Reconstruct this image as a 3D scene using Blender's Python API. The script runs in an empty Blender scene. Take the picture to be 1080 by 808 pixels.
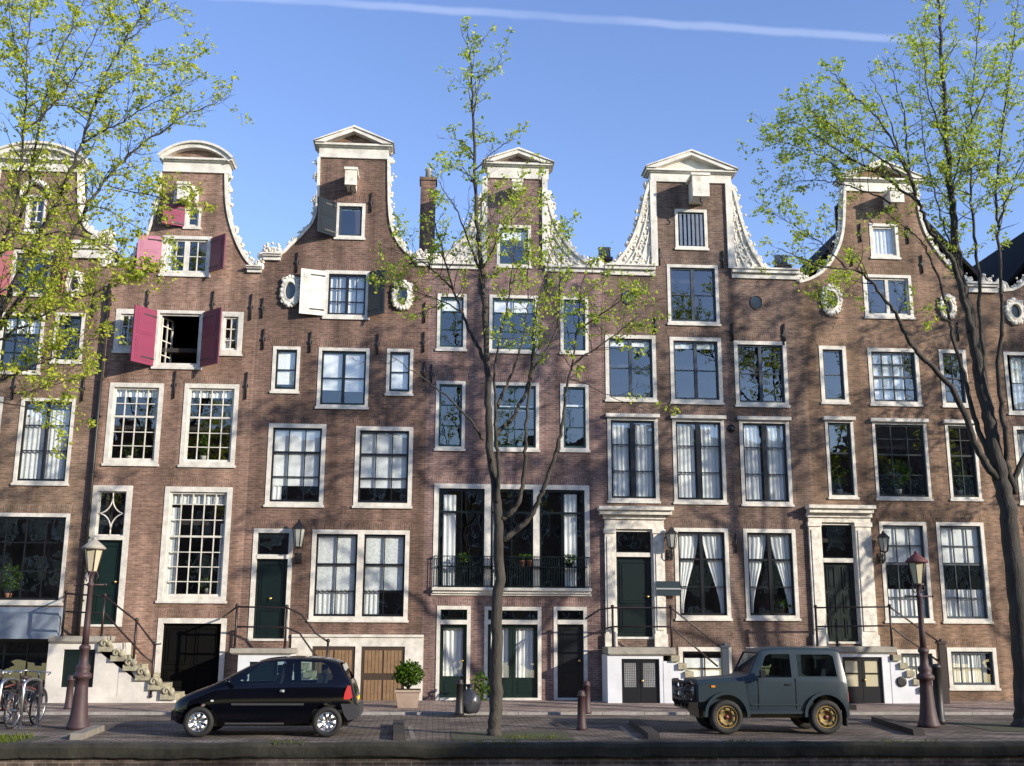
import bpy, bmesh, math, random
from mathutils import Vector, Matrix
R = math.radians
rnd = random.Random(7)
sc = bpy.context.scene
COL = sc.collection

# ------------------------------------------------------------------ camera
F_PX, PITCH, YAW, ROLL = 1150.0, R(12.75), R(3.9), R(.29)
CAM = Vector((0, -31.0, 1.95))
FW = Vector((math.sin(YAW)*math.cos(PITCH), math.cos(YAW)*math.cos(PITCH), math.sin(PITCH)))
_r = Vector((math.cos(YAW), -math.sin(YAW), 0)); _u = _r.cross(FW)
RT = _r*math.cos(ROLL) + _u*math.sin(ROLL)
UP = _u*math.cos(ROLL) - _r*math.sin(ROLL)
def ray(x, y): return FW*F_PX + RT*(x-540) - UP*(y-404)
def at(x, y, Y=0.0):
    """point on the vertical plane at depth Y that the survey photograph shows at (x, y) -> world x, z"""
    d = ray(x, y); t = (Y-CAM.y)/d.y
    return CAM.x+d.x*t, CAM.z+d.z*t
def gnd(x, y, z=0.0):
    d = ray(x, y); t = (z-CAM.z)/d.z
    return CAM.x+d.x*t, CAM.y+d.y*t
cd = bpy.data.cameras.new('camera'); cam = bpy.data.objects.new('camera', cd); COL.objects.link(cam)
cam.matrix_world = Matrix.Translation(CAM) @ Matrix((RT, UP, -FW)).transposed().to_4x4()
cd.sensor_fit = 'HORIZONTAL'; cd.angle_x = 2*math.atan(540/F_PX); cd.clip_start = .1; cd.clip_end = 3000
sc.camera = cam

# ------------------------------------------------------------------ materials
M = {}
def mat(name, col, rough=.6, metal=0., spec=.5, noise=0., nscale=3., bump=0., bscale=40., coat=0., stretch=1.):
    m = bpy.data.materials.new(name); m.use_nodes = True; nt = m.node_tree; N = nt.nodes; L = nt.links
    b = N['Principled BSDF']; b.inputs['Roughness'].default_value = rough; b.inputs['Metallic'].default_value = metal
    b.inputs['Specular IOR Level'].default_value = spec; b.inputs['Coat Weight'].default_value = coat
    b.inputs['Base Color'].default_value = (*col, 1)
    g = N.new('ShaderNodeNewGeometry'); mpg = N.new('ShaderNodeMapping'); mpg.inputs['Scale'].default_value = (1, 1, stretch); L.new(g.outputs['Position'], mpg.inputs[0])
    if noise:
        t = N.new('ShaderNodeTexNoise'); t.inputs['Scale'].default_value = nscale; t.inputs['Detail'].default_value = 6
        t.inputs['Roughness'].default_value = .65
        L.new(mpg.outputs[0], t.inputs['Vector'])
        r = N.new('ShaderNodeMapRange'); r.inputs[1].default_value = .3; r.inputs[2].default_value = .7
        r.inputs[3].default_value = 1-noise; r.inputs[4].default_value = 1+noise*.6
        L.new(t.outputs['Fac'], r.inputs[0])
        v = N.new('ShaderNodeVectorMath'); v.operation = 'SCALE'; v.inputs[0].default_value = col
        L.new(r.outputs[0], v.inputs['Scale']); L.new(v.outputs[0], b.inputs['Base Color'])
    if bump:
        t = N.new('ShaderNodeTexNoise'); t.inputs['Scale'].default_value = bscale; t.inputs['Detail'].default_value = 4
        L.new(mpg.outputs[0], t.inputs['Vector'])
        bp = N.new('ShaderNodeBump'); bp.inputs['Strength'].default_value = bump; bp.inputs['Distance'].default_value = .02
        L.new(t.outputs['Fac'], bp.inputs['Height']); L.new(bp.outputs[0], b.inputs['Normal'])
    M[name] = m
    return m
def brickmat(name, c1, c2, mortar, flat=False, turn=False, bw=.21, rh=.062, ms=.009, vary=.45, rough=.85, streak=.38):
    m = bpy.data.materials.new(name); m.use_nodes = True; nt = m.node_tree; N = nt.nodes; L = nt.links
    b = N['Principled BSDF']; b.inputs['Roughness'].default_value = rough; b.inputs['Specular IOR Level'].default_value = .25
    g = N.new('ShaderNodeNewGeometry'); s = N.new('ShaderNodeSeparateXYZ'); c = N.new('ShaderNodeCombineXYZ')
    L.new(g.outputs['Position'], s.inputs[0])
    if flat: L.new(s.outputs[0], c.inputs[0]); L.new(s.outputs[1], c.inputs[1])
    else:
        a = N.new('ShaderNodeMath'); a.operation = 'ADD'; L.new(s.outputs[0], a.inputs[0]); L.new(s.outputs[1], a.inputs[1])
        i, j = (1, 0) if turn else (0, 1)
        L.new(a.outputs[0], c.inputs[i]); L.new(s.outputs[2], c.inputs[j])
    t = N.new('ShaderNodeTexBrick'); L.new(c.outputs[0], t.inputs['Vector'])
    t.inputs['Color1'].default_value = (*c1, 1); t.inputs['Color2'].default_value = (*c2, 1); t.inputs['Mortar'].default_value = (*mortar, 1)
    t.inputs['Scale'].default_value = 1; t.inputs['Brick Width'].default_value = bw; t.inputs['Row Height'].default_value = rh
    t.inputs['Mortar Size'].default_value = ms; t.inputs['Mortar Smooth'].default_value = .3; t.inputs['Bias'].default_value = -.1
    # single darker / lighter bricks, broad weathering, and vertical rain streaks
    n1 = N.new('ShaderNodeTexNoise'); n1.inputs['Scale'].default_value = .7; n1.inputs['Detail'].default_value = 7; n1.inputs['Roughness'].default_value = .7
    L.new(g.outputs['Position'], n1.inputs['Vector'])
    r1 = N.new('ShaderNodeMapRange'); r1.inputs[1].default_value = .3; r1.inputs[2].default_value = .7; r1.inputs[3].default_value = 1-vary; r1.inputs[4].default_value = 1+vary
    L.new(n1.outputs['Fac'], r1.inputs[0])
    mp = N.new('ShaderNodeMapping'); mp.inputs['Scale'].default_value = (2.2, 2.2, .12) if not flat else (.6, 2.5, 1)
    L.new(g.outputs['Position'], mp.inputs[0])
    n2 = N.new('ShaderNodeTexNoise'); n2.inputs['Scale'].default_value = 1.0; n2.inputs['Detail'].default_value = 5; L.new(mp.outputs[0], n2.inputs['Vector'])
    r2 = N.new('ShaderNodeMapRange'); r2.inputs[1].default_value = .35; r2.inputs[2].default_value = .65; r2.inputs[3].default_value = 1-streak; r2.inputs[4].default_value = 1+streak*.5
    L.new(n2.outputs['Fac'], r2.inputs[0])
    n3 = N.new('ShaderNodeTexNoise'); n3.inputs['Scale'].default_value = 9; n3.inputs['Detail'].default_value = 2
    mp3 = N.new('ShaderNodeMapping'); mp3.inputs['Scale'].default_value = (.5, .5, 1.7); L.new(g.outputs['Position'], mp3.inputs[0]); L.new(mp3.outputs[0], n3.inputs['Vector'])
    r3 = N.new('ShaderNodeMapRange'); r3.inputs[1].default_value = .3; r3.inputs[2].default_value = .7; r3.inputs[3].default_value = .72; r3.inputs[4].default_value = 1.25
    L.new(n3.outputs['Fac'], r3.inputs[0])
    k = N.new('ShaderNodeMath'); k.operation = 'MULTIPLY'; L.new(r1.outputs[0], k.inputs[0]); L.new(r2.outputs[0], k.inputs[1])
    k2 = N.new('ShaderNodeMath'); k2.operation = 'MULTIPLY'; L.new(k.outputs[0], k2.inputs[0]); L.new(r3.outputs[0], k2.inputs[1])
    v = N.new('ShaderNodeVectorMath'); v.operation = 'SCALE'; L.new(t.outputs['Color'], v.inputs[0]); L.new(k2.outputs[0], v.inputs['Scale'])
    L.new(v.outputs[0], b.inputs['Base Color'])
    bp = N.new('ShaderNodeBump'); bp.inputs['Strength'].default_value = .5; bp.inputs['Distance'].default_value = .008; bp.invert = True
    L.new(t.outputs['Fac'], bp.inputs['Height']); L.new(bp.outputs[0], b.inputs['Normal'])
    M[name] = m
def glassmat(name, tint, ior=1.9, rough=.0, wav=.009):
    m = bpy.data.materials.new(name); m.use_nodes = True; nt = m.node_tree; N = nt.nodes; L = nt.links
    N.remove(N['Principled BSDF']); o = N['Material Output']
    tr = N.new('ShaderNodeBsdfTransparent'); tr.inputs[0].default_value = (*tint, 1)
    gl = N.new('ShaderNodeBsdfGlossy'); gl.inputs['Roughness'].default_value = rough; gl.inputs['Color'].default_value = (.95, .97, 1, 1)
    g = N.new('ShaderNodeNewGeometry'); f0 = ((ior-1)/(ior+1))**2
    dd = N.new('ShaderNodeVectorMath'); dd.operation = 'DOT_PRODUCT'; L.new(g.outputs['Incoming'], dd.inputs[0]); L.new(g.outputs['True Normal'], dd.inputs[1])
    aa = N.new('ShaderNodeMath'); aa.operation = 'ABSOLUTE'; L.new(dd.outputs['Value'], aa.inputs[0])
    oo = N.new('ShaderNodeMath'); oo.operation = 'SUBTRACT'; oo.inputs[0].default_value = 1; L.new(aa.outputs[0], oo.inputs[1])
    pw = N.new('ShaderNodeMath'); pw.operation = 'POWER'; pw.inputs[1].default_value = 5; L.new(oo.outputs[0], pw.inputs[0])
    fr = N.new('ShaderNodeMath'); fr.operation = 'MULTIPLY_ADD'; fr.inputs[1].default_value = 1-f0; fr.inputs[2].default_value = f0; L.new(pw.outputs[0], fr.inputs[0])
    t = N.new('ShaderNodeTexNoise'); t.inputs['Scale'].default_value = 1.6; t.inputs['Detail'].default_value = 2
    L.new(g.outputs['Position'], t.inputs['Vector'])
    bp = N.new('ShaderNodeBump'); bp.inputs['Strength'].default_value = wav*10; bp.inputs['Distance'].default_value = .05
    L.new(t.outputs['Fac'], bp.inputs['Height']); L.new(bp.outputs[0], gl.inputs['Normal'])
    mx = N.new('ShaderNodeMixShader'); L.new(fr.outputs[0], mx.inputs[0]); L.new(tr.outputs[0], mx.inputs[1]); L.new(gl.outputs[0], mx.inputs[2])
    L.new(mx.outputs[0], o.inputs['Surface']); M[name] = m
def leafmat(name, c1, c2, trans=.45):
    m = bpy.data.materials.new(name); m.use_nodes = True; nt = m.node_tree; N = nt.nodes; L = nt.links
    N.remove(N['Principled BSDF']); o = N['Material Output']
    g = N.new('ShaderNodeNewGeometry'); ramp = N.new('ShaderNodeMix'); ramp.data_type = 'RGBA'
    L.new(g.outputs['Random Per Island'], ramp.inputs[0]); ramp.inputs[6].default_value = (*c1, 1); ramp.inputs[7].default_value = (*c2, 1)
    d = N.new('ShaderNodeBsdfDiffuse'); t = N.new('ShaderNodeBsdfTranslucent'); mx = N.new('ShaderNodeMixShader'); mx.inputs[0].default_value = trans
    L.new(ramp.outputs[2], d.inputs[0]); L.new(ramp.outputs[2], t.inputs[0]); L.new(d.outputs[0], mx.inputs[1]); L.new(t.outputs[0], mx.inputs[2])
    L.new(mx.outputs[0], o.inputs['Surface']); M[name] = m

B = {1: ((.25, .15, .085), (.165, .095, .055)), 2: ((.285, .155, .10), (.20, .105, .068)), 3: ((.20, .105, .07), (.13, .067, .047)),
     4: ((.255, .14, .115), (.175, .092, .08)), 5: ((.195, .115, .08), (.13, .075, .054)), 6: ((.275, .155, .085), (.185, .10, .058)),
     7: ((.21, .12, .085), (.145, .08, .06))}
MORT = {1: (.33, .26, .2), 2: (.36, .28, .22), 3: (.27, .21, .17), 4: (.36, .3, .27), 5: (.28, .23, .19), 6: (.33, .26, .19), 7: (.28, .23, .19)}
def dull(c, s=.78, g=1.0):
    l = .3*c[0]+.55*c[1]+.15*c[2]; return tuple(g*(l+(x-l)*s) for x in c)
for k in B:
    B[k] = tuple(tuple(c*f for c, f in zip(dull(q, .84, .96), (1, .985, 1.0))) for q in B[k]); MORT[k] = dull(MORT[k], .8, .72)
    brickmat('brick%d' % k, *B[k], MORT[k])
    brickmat('lintel%d' % k, tuple(c*1.0 for c in B[k][0]), B[k][1], MORT[k], turn=True)
brickmat('quay_brick', (.15, .105, .085), (.09, .065, .055), (.2, .18, .15), bw=.22, rh=.07, ms=.012, vary=.5, streak=.5)
brickmat('paving', (.34, .255, .21), (.24, .18, .15), (.12, .095, .08), flat=True, bw=.21, rh=.105, ms=.01, vary=.4)
brickmat('road_paving', (.18, .145, .12), (.12, .098, .085), (.045, .04, .035), flat=True, bw=.24, rh=.16, ms=.014, vary=.55, streak=.5)
mat('white', (.63, .60, .54), .5, noise=.32, nscale=3.2)
mat('white_stone', (.68, .64, .56), .75, noise=.35, nscale=6, bump=.3, bscale=25)
mat('plaster', (.60, .57, .52), .8, noise=.25, nscale=1.6, bump=.15)
mat('shaded_white', (.62, .64, .68), .7, noise=.12, nscale=2)  # white paint with the blue of its shade mixed into the colour
mat('stone', (.30, .28, .24), .8, noise=.3, nscale=4, bump=.3)
mat('step_stone', (.34, .31, .22), .8, noise=.45, nscale=7, bump=.4)
mat('coping', (.030, .029, .021), .95, noise=.65, nscale=2.2, bump=1.0, bscale=9)
mat('kerb', (.30, .28, .26), .85, noise=.3, nscale=5)
mat('green', (.0045, .016, .0135), .35, noise=.15, nscale=4)
mat('darkgreen', (.004, .011, .011), .35, noise=.15, nscale=4)
mat('black', (.008, .009, .012), .35)
mat('teal', (.022, .062, .066), .4)
mat('iron', (.014, .012, .012), .5, noise=.3, nscale=8)
mat('railiron', (.022, .012, .012), .45, noise=.2)
mat('shutterblue', (.13, .17, .24), .6, noise=.3, nscale=6)
mat('pink', (.19, .010, .055), .6, noise=.12, nscale=4)
mat('palepink', (.42, .17, .23), .5, noise=.1, nscale=4)
mat('maroon', (.12, .008, .035), .45, noise=.12)  # the pink shutter paint again, with its shaded side put into the colour
mat('red', (.2, .012, .03), .45, noise=.12)
mat('slateblue', (.03, .045, .065), .5, noise=.15)
mat('shaded_slateblue', (.016, .022, .032), .8, spec=.2, noise=.2)  # slate blue darkened to hold the hoist beam's shadow on the shutter
mat('awning', (.21, .25, .31), .6, noise=.12, nscale=1.5)
mat('curtain', (.86, .86, .86), .9)
mat('lace', (.74, .75, .76), .9, noise=.25, nscale=18)
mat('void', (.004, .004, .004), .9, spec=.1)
mat('interior', (.032, .027, .024), .9, noise=.3, nscale=.8)
mat('wood', (.22, .135, .07), .6, noise=.25, nscale=6)
mat('darkwood', (.045, .028, .018), .6, noise=.3, nscale=5)
mat('timber', (.03, .025, .022), .8, noise=.4, nscale=5, bump=.4)
mat('paletimber', (.2, .18, .15), .8, noise=.3, nscale=5)
mat('slate', (.012, .012, .014), .9, spec=.15, noise=.3, nscale=5, bump=.3, bscale=14)
mat('zinc', (.30, .31, .32), .5, noise=.2)
mat('brass', (.75, .5, .18), .3, metal=1)
mat('steel', (.55, .55, .56), .35, metal=1)
mat('alloy', (.72, .72, .72), .3, metal=1)
mat('lamppaint', (.052, .027, .030), .6, noise=.2, nscale=6)
mat('lampglass', (.46, .42, .29), .35)
mat('lanternglass', (.32, .33, .30), .35)
mat('bark', (.05, .044, .036), .9, noise=.5, nscale=7, bump=1.0, bscale=30, stretch=.22)
mat('twigwood', (.055, .045, .036), .9, noise=.3, nscale=9)
mat('rubber', (.012, .012, .012), .75)
mat('navy', (.002, .0022, .005), .1, spec=.35)
mat('darkplastic', (.035, .035, .04), .55)
mat('jeepblue', (.021, .035, .047), .33, spec=.35, noise=.1, nscale=3)
mat('gold', (.22, .155, .055), .6, metal=.3)
mat('taillamp', (.5, .01, .03), .2, coat=1)
mat('headlamp', (.6, .6, .58), .12, coat=1)
mat('amber', (.6, .22, .03), .25)
mat('seat', (.02, .02, .024), .9)
mat('plate', (.7, .5, .05), .5)
mat('bag', (.035, .037, .045), .28, noise=.2, bump=.8, bscale=9)
mat('terracotta', (.42, .2, .11), .8, noise=.2)
mat('potclay', (.36, .27, .21), .85, noise=.25)
mat('moss', (.055, .058, .03), .95, noise=.5, nscale=12)
mat('soil', (.05, .04, .03), .95, noise=.5, nscale=7)
mat('water', (.01, .013, .012), .06, spec=.6, bump=.25, bscale=2.5)
mat('poster', (.30, .38, .56), .6, noise=.5, nscale=9)
mat('bikepaint', (.03, .03, .035), .35)
mat('redpaint', (.13, .035, .03), .4)
mat('bronze_sign', (.02, .035, .045), .4)
glassmat('glass', (.92, .95, .945), ior=2.25)
glassmat('carglass', (.55, .66, .66), ior=1.5, wav=0)
leafmat('leaf', (.58, .62, .09), (.28, .42, .08), .5)
leafmat('leaf_gold', (.62, .61, .08), (.33, .44, .07), .5)
leafmat('grass', (.14, .17, .03), (.07, .10, .02), .3)
leafmat('bush', (.075, .14, .015), (.04, .085, .012), .3)

# ------------------------------------------------------------------ mesh builder
class MB:
    def __init__(s): s.v = []; s.f = []; s.m = []; s.s = []
    def add(s, vs, fs, m=0, smooth=False, T=None):
        o = len(s.v)
        s.v += [(T @ Vector(v)) if T else Vector(v) for v in vs]
        for f in fs: s.f.append([o+i for i in f]); s.m.append(m); s.s.append(smooth)
        return s
    def quad(s, a, b, c, d, m=0): return s.add([a, b, c, d], [(0, 1, 2, 3)], m)
    def box(s, x0, x1, y0, y1, z0, z1, m=0, T=None):
        if x0 > x1: x0, x1 = x1, x0
        if y0 > y1: y0, y1 = y1, y0
        if z0 > z1: z0, z1 = z1, z0
        return s.add([(x0,y0,z0),(x1,y0,z0),(x1,y1,z0),(x0,y1,z0),(x0,y0,z1),(x1,y0,z1),(x1,y1,z1),(x0,y1,z1)],
                     [(0,3,2,1),(4,5,6,7),(0,1,5,4),(1,2,6,5),(2,3,7,6),(3,0,4,7)], m, T=T)
    def prism(s, poly, y0, y1, m=0, T=None):      # poly in x,z
        n = len(poly)
        a = sum(poly[i][0]*poly[(i+1) % n][1]-poly[(i+1) % n][0]*poly[i][1] for i in range(n))
        if a < 0: poly = poly[::-1]
        vs = [(x, y0, z) for x, z in poly]+[(x, y1, z) for x, z in poly]
        fs = [tuple(range(n)), tuple(range(2*n-1, n-1, -1))]+[(i, i+n, (i+1) % n+n, (i+1) % n) for i in range(n)]
        return s.add(vs, fs, m, T=T)
    def tube(s, pts, rad, n=8, m=0, T=None, caps=True, smooth=True):
        pts = [Vector(p) for p in pts]
        if not hasattr(rad, '__len__'): rad = [rad]*len(pts)
        vs = []; fs = []; ref = None
        for i, p in enumerate(pts):
            d = (pts[min(i+1, len(pts)-1)]-pts[max(i-1, 0)])
            d = d.normalized() if d.length > 1e-9 else Vector((0, 0, 1))
            if ref is None: ref = Vector((1, 0, 0)) if abs(d.x) < .8 else Vector((0, 1, 0))
            a = (ref-d*ref.dot(d)).normalized(); b = d.cross(a); ref = a
            for k in range(n):
                t = 2*math.pi*k/n; vs.append(p+(a*math.cos(t)+b*math.sin(t))*rad[i])
        for i in range(len(pts)-1):
            for k in range(n):
                k2 = (k+1) % n; fs.append((i*n+k, i*n+k2, (i+1)*n+k2, (i+1)*n+k))
        if caps: fs += [tuple(range(n-1, -1, -1)), tuple(range((len(pts)-1)*n, len(pts)*n))]
        return s.add(vs, fs, m, smooth, T=T)
    def lathe(s, prof, c=(0, 0, 0), n=16, m=0, T=None, smooth=True, flute=0):   # prof: (r, z)
        vs = []; fs = []
        for r, z in prof:
            for k in range(n):
                t = 2*math.pi*k/n; q = r*(1-flute*(k % 2)); vs.append((c[0]+q*math.cos(t), c[1]+q*math.sin(t), c[2]+z))
        for i in range(len(prof)-1):
            for k in range(n):
                k2 = (k+1) % n; fs.append((i*n+k, i*n+k2, (i+1)*n+k2, (i+1)*n+k))
        fs += [tuple(range(n-1, -1, -1)), tuple(range((len(prof)-1)*n, len(prof)*n))]
        return s.add(vs, fs, m, smooth, T=T)
    def ball(s, c, r, m=0, seg=8, rings=5, jit=0, T=None):
        if not hasattr(r, '__len__'): r = (r, r, r)
        vs = [(c[0], c[1], c[2]-r[2])]; fs = []
        for i in range(1, rings):
            ph = math.pi*i/rings
            for k in range(seg):
                t = 2*math.pi*k/seg; q = 1+rnd.uniform(-jit, jit)
                vs.append((c[0]+r[0]*q*math.sin(ph)*math.cos(t), c[1]+r[1]*q*math.sin(ph)*math.sin(t), c[2]-r[2]*q*math.cos(ph)))
        vs.append((c[0], c[1], c[2]+r[2]))
        for k in range(seg): fs.append((0, 1+(k+1) % seg, 1+k))
        for i in range(rings-2):
            for k in range(seg): fs.append((1+i*seg+k, 1+i*seg+(k+1) % seg, 1+(i+1)*seg+(k+1) % seg, 1+(i+1)*seg+k))
        l = len(vs)-1
        for k in range(seg): fs.append((l, 1+(rings-2)*seg+k, 1+(rings-2)*seg+(k+1) % seg))
        return s.add(vs, fs, m, True, T=T)
    def disc(s, c, rx, rz, y, n=20, m=0):          # faces -y
        return s.add([(c[0]+rx*math.cos(2*math.pi*k/n), y, c[1]+rz*math.sin(2*math.pi*k/n)) for k in range(n)], [tuple(range(n))], m)
    def ring(s, c, rx, rz, w, y0, y1, n=20, m=0, jit=0):   # oval frame standing proud
        vs = []
        for k in range(n):
            t = 2*math.pi*k/n; j = 1+rnd.uniform(-jit, jit); ca, sa = math.cos(t), math.sin(t)
            ox, oz = (rx+w*j)*ca, (rz+w*j)*sa
            vs += [(c[0]+rx*ca, y1, c[1]+rz*sa), (c[0]+rx*ca*1.04, y0, c[1]+rz*sa*1.04), (c[0]+ox, y0*.7, c[1]+oz), (c[0]+ox, y1, c[1]+oz)]
        fs = []
        for k in range(n):
            a = 4*k; b = 4*((k+1) % n)
            for i in range(3): fs.append((a+i, b+i, b+i+1, a+i+1))
        return s.add(vs, fs, m)
    def band(s, path, w, y0, y1, m=0, side=1):     # flat strip along a path in x,z, w to one side
        P = [Vector((p[0], p[1])) for p in path]; q = []
        for i, p in enumerate(P):
            d = (P[min(i+1, len(P)-1)]-P[max(i-1, 0)]).normalized(); q.append(p+Vector((d.y, -d.x))*w*side)
        for i in range(len(P)-1):
            s.prism([tuple(P[i]), tuple(q[i]), tuple(q[i+1]), tuple(P[i+1])], y0, y1, m)
        return s
    def build(s, name, mats, parent=None, loc=None):
        off = ORG[parent.name] if parent is not None else Vector(loc or (0, 0, 0))
        me = bpy.data.meshes.new(name); me.from_pydata([v-off for v in s.v], [], s.f)
        for k in (mats if isinstance(mats, (list, tuple)) else [mats]): me.materials.append(M[k])
        me.polygons.foreach_set('material_index', s.m); me.polygons.foreach_set('use_smooth', s.s); me.update()
        o = bpy.data.objects.new(name, me); COL.objects.link(o); ORG[o.name] = off
        if parent is not None: o.parent = parent
        else: o.location = off
        return o
ORG = {}
def tag(o, label=None, cat=None, group=None, kind=None):
    for k, v in (('label', label), ('category', cat), ('group', group), ('kind', kind)):
        if v: o[k] = v
    return o
def thing(name, label, cat, loc=(0, 0, 0), group=None):
    o = bpy.data.objects.new(name, None); COL.objects.link(o); o.location = loc; ORG[o.name] = Vector(loc)
    o.empty_display_size = .3
    return tag(o, label, cat, group)
def copy_tree(o, parent=None):
    c = o.copy(); COL.objects.link(c); c.parent = parent
    for ch in list(o.children): copy_tree(ch, c)
    return c
def bend(path, n):      # Catmull-Rom resampling
    P = [Vector(p) for p in path]; out = []
    for i in range(len(P)-1):
        a, b, c, d = P[max(i-1, 0)], P[i], P[i+1], P[min(i+2, len(P)-1)]
        for k in range(n):
            t = k/n; out.append(.5*((2*b)+(c-a)*t+(2*a-5*b+4*c-d)*t*t+(3*b-a-3*c+d)*t**3))
    return out+[P[-1]]

# ------------------------------------------------------------------ sky, sun
SUN = Vector((1.4, -1.0, .59)).normalized()
EL = math.asin(SUN.z); AZ = math.atan2(SUN.x, SUN.y)
w = bpy.data.worlds.new('World'); sc.world = w; w.use_nodes = True
nt = w.node_tree; N = nt.nodes; L = nt.links; bg = N['Background']
sky = N.new('ShaderNodeTexSky'); sky.sky_type = 'NISHITA'; sky.sun_disc = False; sky.sun_elevation = EL; sky.sun_rotation = AZ
sky.air_density = 1.0; sky.dust_density = .25; sky.ozone_density = 2.2
tc = N.new('ShaderNodeTexCoord')
hs = N.new('ShaderNodeHueSaturation'); hs.inputs['Hue'].default_value = .516; hs.inputs['Saturation'].default_value = 1.08; hs.inputs['Value'].default_value = 1.45; L.new(sky.outputs[0], hs.inputs['Color'])
# vapour trail: a band of ice cloud along one great circle of the sky
d1 = ray(240, -4).normalized(); d2 = ray(1080, 49).normalized(); nrm = d1.cross(d2).normalized()
dt = N.new('ShaderNodeVectorMath'); dt.operation = 'DOT_PRODUCT'; dt.inputs[1].default_value = nrm; L.new(tc.outputs['Generated'], dt.inputs[0])
ns = N.new('ShaderNodeTexNoise'); ns.inputs['Scale'].default_value = 26; ns.inputs['Detail'].default_value = 5; L.new(tc.outputs['Generated'], ns.inputs['Vector'])
ad = N.new('ShaderNodeMath'); ad.operation = 'MULTIPLY_ADD'; ad.inputs[1].default_value = .004; ad.inputs[2].default_value = -.002; L.new(ns.outputs['Fac'], ad.inputs[0])
sm = N.new('ShaderNodeMath'); sm.operation = 'ADD'; L.new(dt.outputs['Value'], sm.inputs[0]); L.new(ad.outputs[0], sm.inputs[1])
ab = N.new('ShaderNodeMath'); ab.operation = 'ABSOLUTE'; L.new(sm.outputs[0], ab.inputs[0])
mr = N.new('ShaderNodeMapRange'); mr.interpolation_type = 'SMOOTHSTEP'; mr.inputs[1].default_value = .001; mr.inputs[2].default_value = .0048; mr.inputs[3].default_value = .11; mr.inputs[4].default_value = 0
L.new(ab.outputs[0], mr.inputs[0])
n2 = N.new('ShaderNodeTexNoise'); n2.inputs['Scale'].default_value = 9; n2.inputs['Detail'].default_value = 4; L.new(tc.outputs['Generated'], n2.inputs['Vector'])
m2 = N.new('ShaderNodeMapRange'); m2.inputs[1].default_value = .3; m2.inputs[2].default_value = .6; m2.inputs[3].default_value = .45; L.new(n2.outputs['Fac'], m2.inputs[0])
mu = N.new('ShaderNodeMath'); mu.operation = 'MULTIPLY'; L.new(mr.outputs[0], mu.inputs[0]); L.new(m2.outputs[0], mu.inputs[1])
mx = N.new('ShaderNodeMix'); mx.data_type = 'RGBA'; mx.inputs[7].default_value = (9, 9.3, 10.2, 1)
L.new(mu.outputs[0], mx.inputs[0]); L.new(hs.outputs[0], mx.inputs[6]); L.new(mx.outputs[2], bg.inputs['Color'])
bg.inputs['Strength'].default_value = .138
ld = bpy.data.lights.new('sun', 'SUN'); ld.energy = 4.8; ld.angle = R(.53); ld.color = (1, .90, .75)
sun = bpy.data.objects.new('sun', ld); COL.objects.link(sun); sun.rotation_euler = SUN.to_track_quat('Z', 'Y').to_euler()
sc.view_settings.view_transform = 'Standard'; sc.view_settings.look = 'None'; sc.view_settings.exposure = .55; sc.view_settings.gamma = 1

# ------------------------------------------------------------------ setting
def sheet(name, x0, x1, y0, y1, z, m):
    mb = MB(); mb.quad((x0, y0, z), (x1, y0, z), (x1, y1, z), (x0, y1, z)); return tag(mb.build(name, m), kind='structure')
QY = -11.15          # quay edge
KY = -4.25           # kerb of the pavement
SZ = .06             # pavement level
sheet('ground', -400, 400, QY+.4, 500, -.05, 'soil')
sheet('road', -70, 90, QY+.38, KY-.14, 0, 'road_paving')
mb = MB(); mb.box(-70, 90, KY, 0.3, -.04, SZ); tag(mb.build('pavement', 'paving'), kind='structure')
mb = MB(); x = -70
while x < 90:
    mb.box(x+.005, x+.995, KY-.14, KY, -.04, SZ+.004); x += 1
tag(mb.build('kerb', 'kerb'), kind='structure')
sheet('water', -400, 400, -33.2, QY+.2, -1.7, 'water')
sheet('far_quay', -400, 400, -400, -33.2, -.05, 'road_paving')
q = thing('quay_wall', 'mossy brick quay wall with worn stone coping along the bottom edge', 'quay wall', (0, QY, 0))
mb = MB(); mb.box(-70, 90, QY+.06, QY+.5, -2.2, -.2); mb.build('brick_face', 'quay_brick', q)
mb = MB(); rq = random.Random(21); nx = 1000; ys = []; a_ = 0; c_ = 0
for i in range(nx+1): a_ = a_*.8+rq.gauss(0, .012); c_ = c_*.7+rq.gauss(0, .008); ys.append((-70+160*i/nx, a_, c_))
for (x0, a0, c0), (x1, a1, c1) in zip(ys, ys[1:]):
    p = lambda x, a, c: [(x, QY+.06, -.24), (x, QY+.01+a, -.2+c), (x, QY+a*.8, -.04+c), (x, QY+.05+a, .02+c*.8), (x, QY+.2, .028+c*.6), (x, QY+.42, .006)]
    A, C_ = p(x0, a0, c0), p(x1, a1, c1)
    for k in range(5): mb.add([A[k], A[k+1], C_[k+1], C_[k]], [(3, 2, 1, 0)], 0, True)
mb.build('coping', 'coping', q)

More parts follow.
